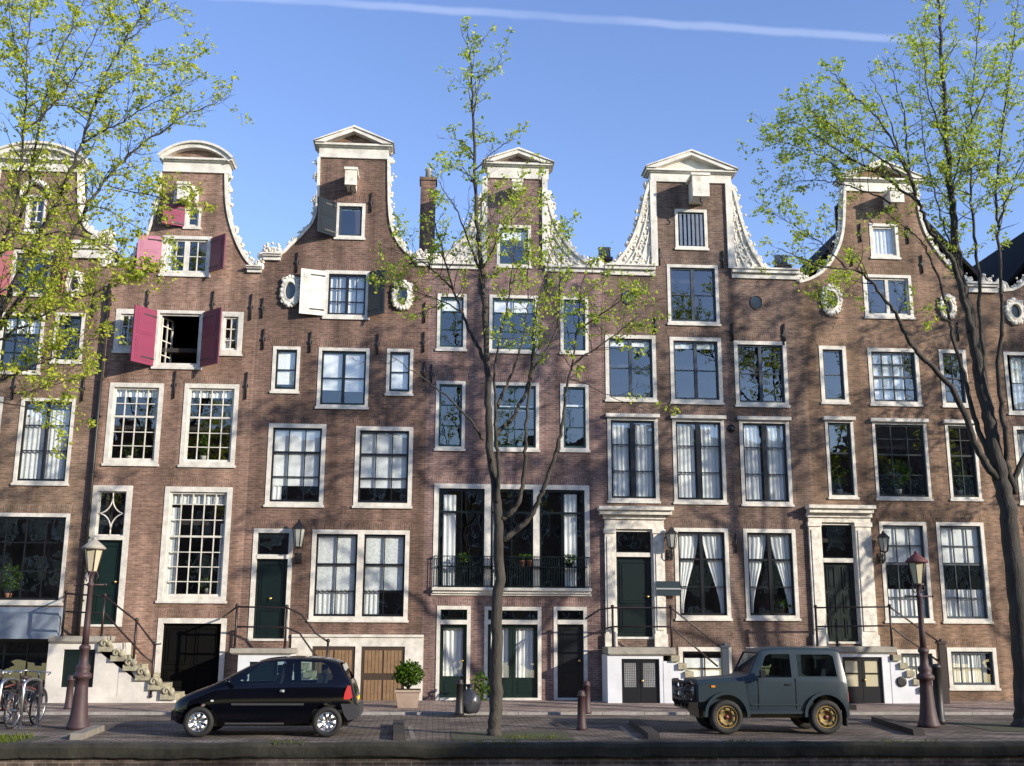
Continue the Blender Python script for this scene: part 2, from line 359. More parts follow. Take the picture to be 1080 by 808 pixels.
# ------------------------------------------------------------------ house parts
def rect(px, Y=0.):
    x0, y0, x1, y1 = px; xm, ym = (x0+x1)/2, (y0+y1)/2
    return at(x0, ym, Y)[0], at(x1, ym, Y)[0], at(xm, y1, Y)[1], at(xm, y0, Y)[1]      # xl xr zb zt
OPEN = {}
def curtain_sheet(mb, x0, x1, z0, z1, y, amp=.019, per=.13, x0b=None, x1b=None):
    n = max(4, int((x1-x0)/.028)); ph = rnd.uniform(0, 6); vs = []; fs = []
    x0b = x0 if x0b is None else x0b; x1b = x1 if x1b is None else x1b
    rows = 7
    for j in range(rows+1):
        v = j/rows; e = v*v*(3-2*v)
        a, b = x0+(x0b-x0)*e, x1+(x1b-x1)*e
        for i in range(n+1):
            u = i/n; X = x0+(x1-x0)*u
            vs.append((a+(b-a)*u, y+amp*math.sin(2*math.pi*X/per+ph+.6*math.sin(7*X+v))+amp*.4*math.sin(4.1*2*math.pi*X/per/1.7), z1+(z0-z1)*v))
    for j in range(rows):
        for i in range(n): a = j*(n+1)+i; fs.append((a, a+n+1, a+n+2, a+1))
    mb.add(vs, fs, 0, True)
def window(root, px, cols=1, rows=(), sash='green', thick=None, mull=0, cur=(), hood=False, fw=.11, fmat='white', bar=.028, lintel=True, glass=True, name='window', sill=True, lace=False, posts=()):
    xl, xr, zb, zt = px[:4] if len(px) == 5 else rect(px)
    OPEN[root.name].append((xl, xr, zb, zt, lintel))
    fw *= .84; f = MB()
    f.box(xl, xl+fw, -.02, .17, zb, zt); f.box(xr-fw, xr, -.02, .17, zb, zt)
    f.box(xl+fw, xr-fw, -.018, .17, zt-fw, zt); f.box(xl+fw, xr-fw, -.018, .17, zb, zb+fw*1.05)
    if sill: f.box(xl-.03, xr+.03, -.05, .0, zb-.035, zb+.03)
    if hood: f.box(xl-.05, xr+.05, -.12, .0, zt-.015, zt+.085)
    gx0, gx1, gz0, gz1 = xl+fw, xr-fw, zb+fw*1.05, zt-fw
    for p in posts:                      # heavy posts of the frame itself
        c = gx0+(gx1-gx0)*p; f.box(c-.09, c+.09, -.016, .17, gz0, gz1)
    w_ = f.build(name, fmat, root)
    s = MB(); e = .055
    bays = [gx0]+[gx0+(gx1-gx0)*p for p in posts]+[gx1]
    for bi in range(len(bays)-1):
        a = bays[bi]+(.09 if bi else 0); b = bays[bi+1]-(.09 if bi < len(bays)-2 else 0); H = gz1-gz0
        s.box(a, a+e, .045, .105, gz0, gz1); s.box(b-e, b, .045, .105, gz0, gz1)
        s.box(a+e, b-e, .047, .105, gz0, gz0+e*1.2); s.box(a+e, b-e, .047, .105, gz1-e, gz1)
        if mull: s.box((a+b)/2-mull/2, (a+b)/2+mull/2, .040, .107, gz0+e, gz1-e)
        for c in range(1, cols):
            X = a+(b-a)*c/cols
            if mull and abs(X-(a+b)/2) < .02: continue
            s.box(X-bar/2, X+bar/2, .056, .100, gz0+e, gz1-e)
        for i, r in enumerate(rows):
            Z = gz1-H*r; t = .055 if thick == i else bar
            s.box(a+e, b-e, .052 if thick == i else .058, .102, Z-t/2, Z+t/2)
    s.build('sash', sash, w_)
    if glass:
        g = MB(); g.quad((gx0, .09, gz0), (gx1, .09, gz0), (gx1, .09, gz1), (gx0, .09, gz1)); g.build('pane', 'glass', w_)
    for c in cur:
        kind, u0, u1, v0, v1 = c[:5]; W, H = gx1-gx0, gz1-gz0
        x0, x1, z1, z0 = gx0+W*u0, gx0+W*u1, gz1-H*v0, gz1-H*v1
        cm = MB()
        if kind == 'drape': curtain_sheet(cm, x0, x1, z0, z1, .155)
        elif kind == 'blind': curtain_sheet(cm, x0, x1, z0, z1, .128, .004, .5)
        elif kind == 'swagL': curtain_sheet(cm, x0, x1, z0, z1, .155, x0b=x0, x1b=x0+(x1-x0)*.22)
        elif kind == 'swagR': curtain_sheet(cm, x0, x1, z0, z1, .155, x0b=x1-(x1-x0)*.22, x1b=x1)
        cm.build('curtain', 'lace' if lace or len(c) > 5 else 'curtain', w_)
    return w_
def door(root, px, split, col='darkgreen', fw=.11, fmat='white', panels=2, knob=True, frame=True, leaves=1, glassdoor=None, hole=True, tracery=None):
    xl, xr, zb, zt = rect(px); zs = at((px[0]+px[2])/2, split)[1] if split else zt-fw
    if hole: OPEN[root.name].append((xl, xr, zb, zt, True))
    f = MB()
    f.box(xl, xl+fw, -.02, .2, zb, zt); f.box(xr-fw, xr, -.02, .2, zb, zt); f.box(xl+fw, xr-fw, -.018, .2, zt-fw, zt)
    if split: f.box(xl+fw, xr-fw, -.03, .2, zs-.09, zs+.03)
    f.box(xl+fw, xr-fw, -.03, .22, zb, zb+.06)
    f.build('door_frame', fmat, root)
    a, b, z0, z1 = xl+fw, xr-fw, zb+.06, (zs-.09 if split else zt-fw)
    d = MB(); n = leaves; wv = (b-a)/n
    for k in range(n):
        p, q = a+wv*k+.004, a+wv*(k+1)-.004
        H = z1-z0
        if glassdoor:                     # glazed upper part
            g = z0+H*glassdoor; st = .09
            d.box(p, p+st, .09, .14, z0, z1-.005); d.box(q-st, q, .09, .14, z0, z1-.005)
            d.box(p+st, q-st, .09, .14, z0, g); d.box(p+st, q-st, .09, .14, z1-.1, z1-.005)
            d.box(p+st+.05, q-st-.05, .075, .09, z0+.12, g-.1)
        else:
            d.box(p, q, .09, .14, z0, z1-.005)
            hs_ = [(.06, .36), (.42, .94)] if panels == 2 else [(.05, .3), (.36, .6), (.66, .95)]
            for (h0, h1) in hs_:
                x0, x1, y0, y1 = p+.1, q-.1, z0+H*h0, z0+H*h1
                for bx in ((x0, x0+.03, y0, y1), (x1-.03, x1, y0, y1), (x0+.03, x1-.03, y0, y0+.03), (x0+.03, x1-.03, y1-.03, y1)):
                    d.box(bx[0], bx[1], .066, .09, bx[2], bx[3])
                d.box(x0+.07, x1-.07, .074, .09, y0+.07, y1-.07)
    dd = d.build('door', col, root)
    if glassdoor:
        g = MB(); zz = z0+(z1-z0)*glassdoor
        for k in range(n): g.quad((a+wv*k+.09, .115, zz), (a+wv*(k+1)-.09, .115, zz), (a+wv*(k+1)-.09, .115, z1-.1), (a+wv*k+.09, .115, z1-.1))
        g.build('pane', 'glass', dd)
        c = MB()
        for k in range(n): curtain_sheet(c, a+wv*k+.1, a+wv*(k+1)-.1, zz, z1-.1, .22)
        c.build('curtain', 'curtain', dd)
    if knob:
        k = MB(); k.ball(((a+b)/2 if knob == 'mid' else b-.12, .03, z0+(z1-z0)*.5), .042); k.build('knob', 'brass', dd)
    if split:
        t = MB(); t.box(a, a+.04, .06, .12, zs+.03, zt-fw); t.box(b-.04, b, .06, .12, zs+.03, zt-fw); t.box(a+.04, b-.04, .06, .12, zs+.03, zs+.065); t.box(a+.04, b-.04, .06, .12, zt-fw-.035, zt-fw)
        tw = t.build('transom_window', 'white' if tracery else col, root)
        if tracery == 'diamond':
            tm = MB(); cx, cz = (a+b)/2, (zs+.03+zt-fw)/2; hw, hh = (b-a)/2, (zt-fw-zs-.03)/2
            for sx in (-1, 1):
                for sz in (-1, 1):
                    pts = [(cx+sx*hw*.95*(1-math.cos(t*math.pi/2)), .055, cz+sz*hh*.72*(1-math.sin(t*math.pi/2))) for t in [i/8 for i in range(9)]]
                    tm.tube(pts, .018, 6)
            tm.tube([(cx, .055, cz+hh*.72), (cx, .055, cz+hh)], .018, 6); tm.tube([(cx, .055, cz-hh*.72), (cx, .055, cz-hh)], .018, 6)
            tm.build('tracery', 'white', tw)
        g = MB(); g.quad((a, .1, zs+.03), (b, .1, zs+.03), (b, .1, zt-fw), (a, .1, zt-fw)); g.build('pane', 'glass', tw)
    return dd
def wall(root, k, outline, openings, z_sh, thick=.34):
    """facade in horizontal strips: outline [(z, xl, xr)], real holes with reveals"""
    zs = sorted(set([round(o[0], 4) for o in outline]+[round(z, 4) for o in openings for z in (o[2], o[3])]))
    def lr(z):
        for a, b in zip(outline, outline[1:]):
            if a[0] <= z <= b[0] and b[0] > a[0]:
                t = (z-a[0])/(b[0]-a[0]); return a[1]+(b[1]-a[1])*t, a[2]+(b[2]-a[2])*t
        o = outline[-1] if z > outline[-1][0] else outline[0]
        return o[1], o[2]
    mb = MB(); e = 1e-5
    for z0, z1 in zip(zs, zs[1:]):
        if z1-z0 < 1e-4 or z0 < outline[0][0]-1e-3 or z1 > outline[-1][0]+1e-3: continue
        zm = (z0+z1)/2; (l0, r0), (l1, r1) = lr(z0+e), lr(z1-e)
        hs_ = sorted([(o[0], o[1]) for o in openings if o[2] < zm < o[3]])
        xs0 = [l0]; xs1 = [l1]
        for a, b in hs_: xs0 += [a, b]; xs1 += [a, b]
        xs0.append(r0); xs1.append(r1)
        for i in range(0, len(xs0), 2):
            a0, b0, a1, b1 = xs0[i], xs0[i+1], xs1[i], xs1[i+1]
            mb.quad((a0, 0, z0), (b0, 0, z0), (b1, 0, z1), (a1, 0, z1))
            if z0 >= z_sh-.01: mb.quad((b0, thick, z0), (a0, thick, z0), (a1, thick, z1), (b1, thick, z1))
        mb.quad((l0, thick, z0), (l0, 0, z0), (l1, 0, z1), (l1, thick, z1)); mb.quad((r0, 0, z0), (r0, thick, z0), (r1, thick, z1), (r1, 0, z1))
    for a, b, z0, z1, _ in openings:
        y = .26
        mb.quad((a, 0, z0), (a, y, z0), (a, y, z1), (a, 0, z1)); mb.quad((b, y, z0), (b, 0, z0), (b, 0, z1), (b, y, z1))
        mb.quad((a, y, z0), (a, 0, z0), (b, 0, z0), (b, y, z0)); mb.quad((a, 0, z1), (a, y, z1), (b, y, z1), (b, 0, z1))
    for a, b, z0, z1, li in openings:
        if li: mb.prism([(a-.04, z1+.002), (b+.04, z1+.002), (b+.13, z1+.235), (a-.13, z1+.235)], -.006, .1, 1)
    return mb.build('wall', ['brick%d' % k, 'lintel%d' % k], root)
def shutter(root, hx, z0, z1, w, ang, side, m, y=-.03, name='shutter'):
    a = R(ang); T = Matrix.Translation((hx, y, 0)) @ Matrix.Rotation(a if side < 0 else -a, 4, 'Z')
    mb = MB(); s = side
    mb.box(0, s*w, -.022, .022, z0, z1, T=T)
    h = z1-z0
    for (p, q) in ((.06, .46), (.52, .94)):
        for fy in (-.03, .022):
            mb.box(s*w*.14, s*w*.86, fy, fy+.008, z0+h*p, z0+h*q, T=T)
            mb.box(s*w*.22, s*w*.78, fy-.006 if fy < 0 else fy+.004, fy+.008 if fy < 0 else fy+.014, z0+h*p+.06, z0+h*q-.06, T=T)
    o = mb.build(name, m, root)
    for p in (.12, .88): ir = MB(); ir.box(0, s*w*.6, -.041, -.038, z0+h*p-.02, z0+h*p+.02, T=T); ir.build('hinge', 'iron', o)
    return o
def anchors(root, pts, l=.75):
    for x, y in pts:
        X, Z = at(x, y); mb = MB()
        mb.tube([(X, -.035, Z+l/2), (X, -.035, Z-l/2)], .026, 6); mb.box(X-.05, X+.05, -.055, 0, Z-.04, Z+.04); mb.build('wall_anchor', 'iron', root)
def pediment(root, px, kind, k, white_tymp=False, carved=False):
    xl, xr, yap, yc, yf = px; xm = (xl+xr)/2
    X0 = at(xl, yc)[0]; X1 = at(xr, yc)[0]; zc = at(xm, yc)[1]; za = at(xm, yap)[1]; zf = at(xm, yf)[1]; c = (X0+X1)/2; hw = (X1-X0)/2
    mb = MB(); i = hw*.1
    mb.box(X0+i, X1-i, -.06, .4, zf, zc); mb.box(X0+i*.5, X1-i*.5, -.12, .45, zc, zc+.04)
    mb.box(X0, X1, -.19, .48, zc+.04, zc+.10)
    h = za-zc-.1; zb = zc+.10
    if kind == 'tri':
        th = .12
        mb.prism([(X0-.03, zb), (X0+.3, zb), (c, za-th), (c, za)], -.24, .5); mb.prism([(X1+.03, zb), (c, za), (c, za-th), (X1-.3, zb)], -.24, .5)
        mb.prism([(X0-.06, zb+.01), (X0-.0, zb+.06), (c, za+.06), (c, za-.005)], -.28, .52); mb.prism([(X1+.06, zb+.01), (c, za-.005), (c, za+.06), (X1, zb+.06)], -.28, .52)
        ty = [(X0+.3, zb), (X1-.3, zb), (c, za-th)]
    else:
        n = 14; rr = (hw*hw+h*h)/(2*h); cz = zb+h-rr; a0 = math.asin(min(1, hw/rr))
        arc = lambda r, t: (c+r*math.sin(t), cz+r*math.cos(t))
        ts = [-a0+2*a0*j/n for j in range(n+1)]
        for p, q in zip(ts, ts[1:]):
            mb.prism([arc(rr-.15, p), arc(rr-.15, q), arc(rr, q), arc(rr, p)], -.2, .5); mb.prism([arc(rr-.02, p), arc(rr-.02, q), arc(rr+.05, q), arc(rr+.05, p)], -.27, .52)
        ty = [p for p in [arc(rr-.15, t) for t in ts] if p[1] > zb]
        ty = [(ty[0][0], zb)]+ty+[(ty[-1][0], zb)]
    o = mb.build('pediment', 'white', root)
    t = MB(); t.prism(ty, .0, .3)
    if carved:
        for _ in range(60):
            x = rnd.uniform(X0+.4, X1-.4); t.ball((x, -.02, zb+rnd.uniform(.03, h*.6)), rnd.uniform(.04, .09), jit=.3, seg=6, rings=4)
    t.build('tympanum', 'white' if white_tymp or carved else 'brick%d' % k, o)
def scroll(root, pts, side, plate=None, name='gable_scroll', seed=1):
    """carved sandstone trim along the edge of a gable; side = +1 right, -1 left"""
    rs = random.Random(seed); P = bend([at(*p) for p in pts], 4) if not isinstance(pts[0], Vector) else pts
    P = [(p[0], p[1]) for p in P]
    mb = MB()
    if P[0][1] < P[-1][1]: P = P[::-1]
    if plate is not None:
        # filled claw between straight neck edge (x = plate[0]) and the curve, down to z = plate[1]
        nx, zb = plate
        for (a, b) in zip(P, P[1:]):
            lo = lambda p: (p[0], zb) if abs(p[0]-nx) > .02 else (nx, zb)
        for (a, b) in zip(P, P[1:]):
            mb.prism([(nx, a[1]), (nx, b[1]), b, a] if abs(a[0]-nx) > 1e-3 else [(nx, a[1]), (nx, b[1]), b], .02, .2)
        n = 150; zt = P[0][1]
        for _ in range(n):
            a = rs.choice(P); z = rs.uniform(zb+.05, zt); near = min(P, key=lambda p: abs(p[1]-z)); u = rs.random()
            x = nx+(near[0]-nx)*u
            r = rs.uniform(.025, .055); mb.ball((x, .015, z), (r*rs.uniform(.7, 1.5), r*.9, r*rs.uniform(.7, 1.5)), jit=.3, seg=6, rings=4)
        for f_ in (.78, .5, .25):
            rib = [(nx+(p[0]-nx)*f_+(nx-P[0][0])*0, .0, zb+.03+(p[1]-zb)*(.35+.65*f_)) for p in P]
            mb.tube(rib, .03, 5)
        # curling stems
        for q in range(5):
            i = rs.randrange(len(P)); c = Vector((nx+(P[i][0]-nx)*rs.uniform(.35, .65), P[i][1]-.1)); r0 = rs.uniform(.1, .22); s0 = rs.uniform(0, 6)
            mb.tube([(c.x+r0*(1-t)*math.cos(s0+side*8*t), -.0, c.y+r0*(1-t)*math.sin(s0+side*8*t)) for t in [j/16 for j in range(15)]], .03, 5)
    mb.band(P, .085, -.05, .4, side=-side)
    i = 0; L_ = 0
    for a, b in zip(P, P[1:]):
        a = Vector(a); b = Vector(b); d = b-a; nrm_ = Vector((-d.y, d.x)).normalized()*side
        if nrm_.x*side < 0: nrm_ = -nrm_
        L_ += d.length
        while i*.2 < L_:
            i += 1; p = a+d*rs.random(); q = rs.uniform(.07, .12)
            if rs.random() < .12: continue
            c0 = p+nrm_*q*.8; mb.ball((c0.x, .1, c0.y), (q*rs.uniform(.8, 1.15), q, q*rs.uniform(.8, 1.2)), jit=.28, seg=8, rings=6)
            for _ in range(3):
                c1 = c0+Vector((rs.gauss(0, .06), rs.gauss(0, .06)))+nrm_*.03; q2 = rs.uniform(.025, .05); mb.ball((c1.x, .1-q*.7, c1.y), q2, jit=.2, seg=6, rings=4)
            s0 = rs.uniform(0, 6); mb.tube([(c0.x+q*.75*(1-s)*math.cos(s0+7*s), .1-q*1.02, c0.y+q*.75*(1-s)*math.sin(s0+7*s)) for s in [k/9 for k in range(9)]], .016, 4)
    # volute where the sweep ends
    e = Vector(P[-1]); c = e+Vector((-side*.02, .16)); 
    mb.tube([(c.x+.17*(1-t*.85)*math.cos(1.5+side*9*t), .02, c.y+.17*(1-t*.85)*math.sin(1.5+side*9*t)) for t in [j/22 for j in range(23)]], .045, 6)
    mb.ball((c.x, .05, c.y), (.12, .12, .12))
    return mb.build(name, 'white_stone', root)
def ledge(root, x0, x1, y, h=.28, name='cornice_ledge'):
    a = at(x0, y); b = at(x1, y); z = (a[1]+b[1])/2
    mb = MB(); mb.box(a[0], b[0], -.08, .4, z, z+h*.55); mb.box(a[0]-.02, b[0]+.02, -.15, .42, z+h*.55, z+h*.8); mb.box(a[0]-.03, b[0]+.03, -.2, .44, z+h*.8, z+h)
    return mb.build(name, 'white', root)
def shoulder_carving(root, x0, x1, y, h, seed):
    rs = random.Random(seed); a = at(x0, y); b = at(x1, y); mb = MB(); z = (a[1]+b[1])/2; n = max(2, int((b[0]-a[0])/.16))
    for i in range(n):
        X = a[0]+(b[0]-a[0])*(i+.5)/n; r = h*rs.uniform(.3, .45)
        mb.ball((X, .05, z+r*.9), (r, r*.9, r), jit=.25, seg=8, rings=6)
        mb.tube([(X+r*.8*(1-s)*math.cos(7*s+i), .05-r, z+r+r*.8*(1-s)*math.sin(7*s+i)) for s in [k/10 for k in range(10)]], .02, 5)
        for _ in range(4): q = rs.uniform(.03, .07); mb.ball((X+rs.gauss(0, .09), .0, z+rs.uniform(.05, h*.9)), q, jit=.2, seg=6, rings=4)
    mb.build('shoulder_carving', 'white_stone', root)
def oculus(root, px, carved=True):
    xl, xr, zb, zt = rect(px); c = ((xl+xr)/2, (zb+zt)/2); mb = MB()
    rx, rz = (xr-xl)/2, (zt-zb)/2
    if carved:
        hx, hz = rx*.52, rz*.55
        mb.ring(c, hx, hz, min(rx-hx, rz-hz), -.12, .0, m=0, jit=.12)
        for k in range(18):
            t = 2*math.pi*k/18; r = rnd.uniform(.06, .1); mb.ball((c[0]+rx*.88*math.cos(t), -.05, c[1]+rz*.9*math.sin(t)), (r, .07, r), jit=.3, seg=6, rings=4)
        for t in (45, 135, 225, 315):
            mb.tube([(c[0]+rx*.95*math.cos(R(t))+.09*(1-s)*math.cos(9*s), -.07, c[1]+rz*.95*math.sin(R(t))+.09*(1-s)*math.sin(9*s)) for s in [j/10 for j in range(10)]], .03, 5)
    else:
        hx, hz = rx*.86, rz*.86
        mb.ring(c, hx, hz, rx-hx, -.04, .0, m=0)
    o = mb.build('oculus', 'white_stone' if carved else 'brick5', root)
    g = MB(); g.disc(c, hx*1.02, hz*1.02, -.012); g.build('pane', 'oculus_glass', o)
mat('oculus_glass', (.02, .03, .045), .12, spec=1.0)
mat('oculus_board', (.16, .18, .2), .5)
def hoist(root, px, L_=.75, hook=True):
    xl, xr, zb, zt = rect(px); w = xr-xl; mb = MB()
    mb.box(xl+w*.12, xr-w*.12, -L_, .2, zb, zt-.08); mb.box(xl-.02, xr+.02, -L_-.05, .0, zt-.08, zt); mb.box(xl+w*.02, xr-w*.02, -L_-.02, -L_+.1, zb-.03, zt-.08)
    o = mb.build('hoist_beam', 'white_stone', root)
    if hook:
        c = (xl+xr)/2; m2_ = MB()
        m2_.tube([(c, -L_+.12, zb), (c, -L_+.12, zb-.16)], .02, 6)
        m2_.tube([(c+.07*math.cos(t), -L_+.12, zb-.23+.07*math.sin(t)) for t in [1.6-j*.5 for j in range(9)]], .018, 6); m2_.build('hook', 'iron', o)
def interior(root, xl, xr, z_sh, floors, neck=None, ztop=None):
    mb = MB(); x0, x1, y1 = xl+.06, xr-.06, 4.2
    mb.quad((x0, y1, 0), (x1, y1, 0), (x1, y1, z_sh), (x0, y1, z_sh)); mb.quad((x0, .36, 0), (x0, y1, 0), (x0, y1, z_sh), (x0, .36, z_sh)); mb.quad((x1, y1, 0), (x1, .36, 0), (x1, .36, z_sh), (x1, y1, z_sh))
    for z in [.04]+floors+[z_sh]: mb.box(x0, x1, .36, y1, z-.12, z)
    if neck: mb.box(neck[0]+.1, neck[1]-.1, 1.2, 1.3, z_sh, ztop); mb.box(neck[0]+.1, neck[1]-.1, .36, 1.25, ztop-.1, ztop)
    mb.build('interior', 'interior', root)
def roof(root, xl, xr, z_sh, slope, depth=9.5, side=None, y0=.37):
    c = (xl+xr)/2; zr = z_sh+(c-xl)*slope; mb = MB(); t = .14
    mb.prism([(xl, z_sh-.12), (c, zr-.12), (xr, z_sh-.12), (xr, z_sh+.04), (c, zr+.04), (xl, z_sh+.04)], y0, depth)
    o = mb.build('roof', 'slate', root)
    bk = MB(); bk.box(xl+.02, xr-.02, depth-.25, depth, 0, z_sh-.1); bk.box(xl+.02, xl+.05, .4, depth-.25, 0, z_sh-.1); bk.box(xr-.05, xr-.02, .4, depth-.25, 0, z_sh-.1)
    bk.prism([(xl+.1, z_sh-.1), (xr-.1, z_sh-.1), (c, zr-.2)], depth-.3, depth-.05); bk.build('rear_wall', 'brick3', root)
    return o
def chimney(parent, px, Y, k=3, pots=1):
    xl, xr, zb, zt = rect(px, Y); mb = MB(); d = (xr-xl)
    mb.box(xl, xr, Y, Y+max(.5, d), zb-1.2, zt-.1); mb.box(xl-.04, xr+.04, Y-.04, Y+max(.5, d)+.04, zt-.1, zt); o = mb.build('chimney', 'brick%d' % k, parent)
    p = MB()
    for i in range(pots):
        cx = xl+(xr-xl)*(i+.5)/pots; p.lathe([(.11, 0), (.1, .3), (.13, .34), (.12, .38)], (cx, Y+.25, zt), 10)
    p.build('chimney_pot', 'zinc', o)
def lantern(root, px, lit=False):
    x0, y0, x1, y1 = px; xm = (x0+x1)/2; X, zt = at(xm, y0, -.3); _, zb = at(xm, y1, -.3); h = zt-zb; w = .17
    mb = MB(); g0, g1 = zb+h*.38, zb+h*.78
    mb.lathe([(.03, g0-.06), (w*.62, g0-.03), (w*.62, g0)], (X, -.3, 0), 6, smooth=False)
    mb.lathe([(w*1.15, g1), (w*1.1, g1+.03), (w*.5, g1+h*.13), (.05, g1+h*.16), (.03, g1+h*.22)], (X, -.3, 0), 6, smooth=False)
    for k in range(6):
        t = 2*math.pi*k/6; mb.tube([(X+w*.6*math.cos(t), -.3+w*.6*math.sin(t), g0), (X+w*math.cos(t), -.3+w*math.sin(t), g1)], .012, 4)
    pts = [(X, -.3, g0-.05), (X, -.3, zb+h*.18), (X, -.24, zb+.06), (X, -.14, zb+.03), (X, -.05, zb+.12), (X, 0, zb+.16)]
    mb.tube(bend(pts, 4), .022, 6); mb.box(X-.08, X+.08, -.03, 0, zb, zb+.3)
    for q in range(2): mb.tube([(X+.1*(1-s)*math.cos(8*s), -.12, zb+.16+.1*(1-s)*math.sin(8*s+q*3)) for s in [j/12 for j in range(12)]], .014, 5)
    o = mb.build('wall_lantern', 'iron', root)
    g = MB(); g.lathe([(w*.57, g0), (w*.96, g1)], (X, -.3, 0), 6, smooth=False); g.build('lantern_glass', 'lanternglass', o)
def drainpipe(root, p0, p1):
    a = at(*p0); b = at(*p1); X = (a[0]+b[0])/2; mb = MB(); mb.tube([(X, -.09, a[1]), (X, -.09, b[1])], .05, 8)
    z = a[1]-.5
    while z > b[1]: mb.box(X-.07, X+.07, -.12, 0, z-.02, z+.02); z -= 1.7
    mb.build('drainpipe', 'iron', root)
def surround(root, px_out, px_in, corn):
    """classical door surround: two pilasters, entablature, cornice"""
    xl, xr, zb, zt = rect(px_out); il, ir, _, iz = rect(px_in); cl, cr, cz0, cz1 = rect(corn); mb = MB()
    for a, b in ((xl, il), (ir, xr)):
        mb.box(a, b, -.1, .0, zb, iz); mb.box(a+.06, b-.06, -.125, -.1, zb+.45, iz-.2); mb.box(a-.03, b+.03, -.14, 0, zb, zb+.35); mb.box(a-.03, b+.03, -.14, 0, iz-.1, iz+.02)
    mb.box(xl, xr, -.1, 0, iz+.02, cz0); mb.box(xl-.04, xr+.04, -.16, 0, cz0, cz0+(cz1-cz0)*.35)
    mb.box(cl+.04, cr-.04, -.3, 0, cz0+(cz1-cz0)*.35, cz0+(cz1-cz0)*.7); mb.box(cl, cr, -.38, 0, cz0+(cz1-cz0)*.7, cz1)
    mb.build('door_surround', 'white_stone', root)
def new_house(label, x, name='canal_house'):
    o = thing(name, label, 'house', (x, 0, 0), 'gabled brick canal houses in a row'); OPEN[o.name] = []; return o
def outline(zb, xl, xr, z_sh, left, right):
    """left / right: world (x, z) lists from shoulder upwards"""
    zs = sorted(set([round(p[1], 3) for p in left+right if p[1] > z_sh+.01]))
    def ip(P, z):
        P = sorted(P, key=lambda p: p[1])
        if z <= P[0][1]: return P[0][0]
        for a, b in zip(P, P[1:]):
            if a[1] <= z <= b[1]: return a[0]+(b[0]-a[0])*(z-a[1])/max(1e-6, b[1]-a[1])
        return P[-1][0]
    o = [(zb, xl, xr), (z_sh-.002, xl, xr)]
    o.append((z_sh, ip(left, z_sh+.001), ip(right, z_sh+.001)))
    for z in zs: o.append((z, ip(left, z), ip(right, z)))
    return o

XB = [0, -9.85, -5.33, -0.36, 4.86, 10.86, 17.25, 23.4]
zat = lambda x, y: at(x, y)[1]
W2 = lambda pts: [at(*p) for p in pts]
GZ = 0.0
# ---- 1: far left house, red shutters, rounded carved top
h = new_house('brick canal house at the far left with red shutters and a carved rounded top', -12)
cx = at(40, 200)[0]; XB[0] = 2*cx-XB[1]
window(h, (12, 264, 54, 312), 2, (.5,), 'slateblue', mull=.06)
for s_, x_ in ((1, 54), (-1, 12)):
    a = at(x_, 290)[0]; shutter(h, a, zat(30, 313), zat(30, 266), .72, 28 if s_ < 0 else 42, s_, 'red')
window(h, (27, 206, 48, 246), 2, (.4, .7), 'white', fw=.07)
window(h, (-2, 330, 45, 394), 3, (.34, .67), 'darkgreen', thick=0, cur=[('drape', 0, 1, 0, .3)])
window(h, (56.5, 330, 88, 383), 2, (.5,), 'darkgreen')
window(h, (-45, 330, -14, 383), 2, (.5,), 'darkgreen')
window(h, (18, 420, 76, 511), 2, (.3, .62), 'black', mull=.07, cur=[('drape', 0, .46, .1, 1), ('drape', .52, .95, .1, 1)], lace=True)
window(h, (-62, 418, -1, 509), 2, (.3, .62), 'black', mull=.07)
window(h, (-44, 541, 70, 637), 5, (.31, .66), 'black', fw=.12)
window(h, (-50, 673, 53, 737), 4, (.25,), 'black', fw=.06, fmat='darkwood', lintel=False, sill=False)
mb = MB(); a = at(-60, 640); b = at(64, 671); mb.box(a[0], b[0], -.34, 0, b[1]+.02, a[1]-.12); mb.box(a[0], b[0]+.03, -.38, 0, b[1]-.07, b[1]+.02); mb.prism([(a[0], a[1]-.12), (b[0], a[1]-.12), (b[0], a[1]), (a[0], a[1])], -.2, 0); mb.build('shop_fascia', 'awning', h)
oculus(h, (70, 287, 88, 313)); 
lft = lambda P: [(2*cx-x, z) for x, z in P]
rp = [(117, 252), (104, 248.5), (94, 245), (88, 238), (84, 226), (82, 210), (82, 178)]
rw = W2(rp); zsh = rw[0][1]
rw_ = [(XB[1], zsh)]+rw
ol = outline(GZ, XB[0], XB[1], zsh, lft(rw), rw)
wall(h, 1, ol, OPEN[h.name], zsh)
scroll(h, [Vector(p) for p in bend(W2(rp), 3)], 1, seed=2); scroll(h, [Vector(p) for p in bend(lft(W2(rp)), 3)], -1, seed=3)
pediment(h, (-11, 92, 154, 172, 181), 'arch', 1, carved=True)
ledge(h, 77, 117, 273, .5); shoulder_carving(h, 96, 116, 258, .4, 5)
mb = MB(); X, Z = at(37, 204); mb.tube([(X+.42*math.cos(t), -.04, Z-.15+.5*math.sin(t)) for t in [math.pi*j/10 for j in range(11)]], .09, 6); mb.ball((X, -.05, Z+.4), (.14, .1, .16)); mb.build('window_hood', 'white_stone', h)
anchors(h, [(3, 323), (30, 323), (53, 323), (99, 322), (88, 410), (15, 408), (107, 400)])
interior(h, XB[0], XB[1], zsh, [1.75, 4.9, 7.9, 10.2], (2*cx-rw[-1][0], rw[-1][0]), rw[-1][1])
roof(h, XB[0], XB[1], zsh, .35)
drainpipe(h, (106, 300), (92, 700))

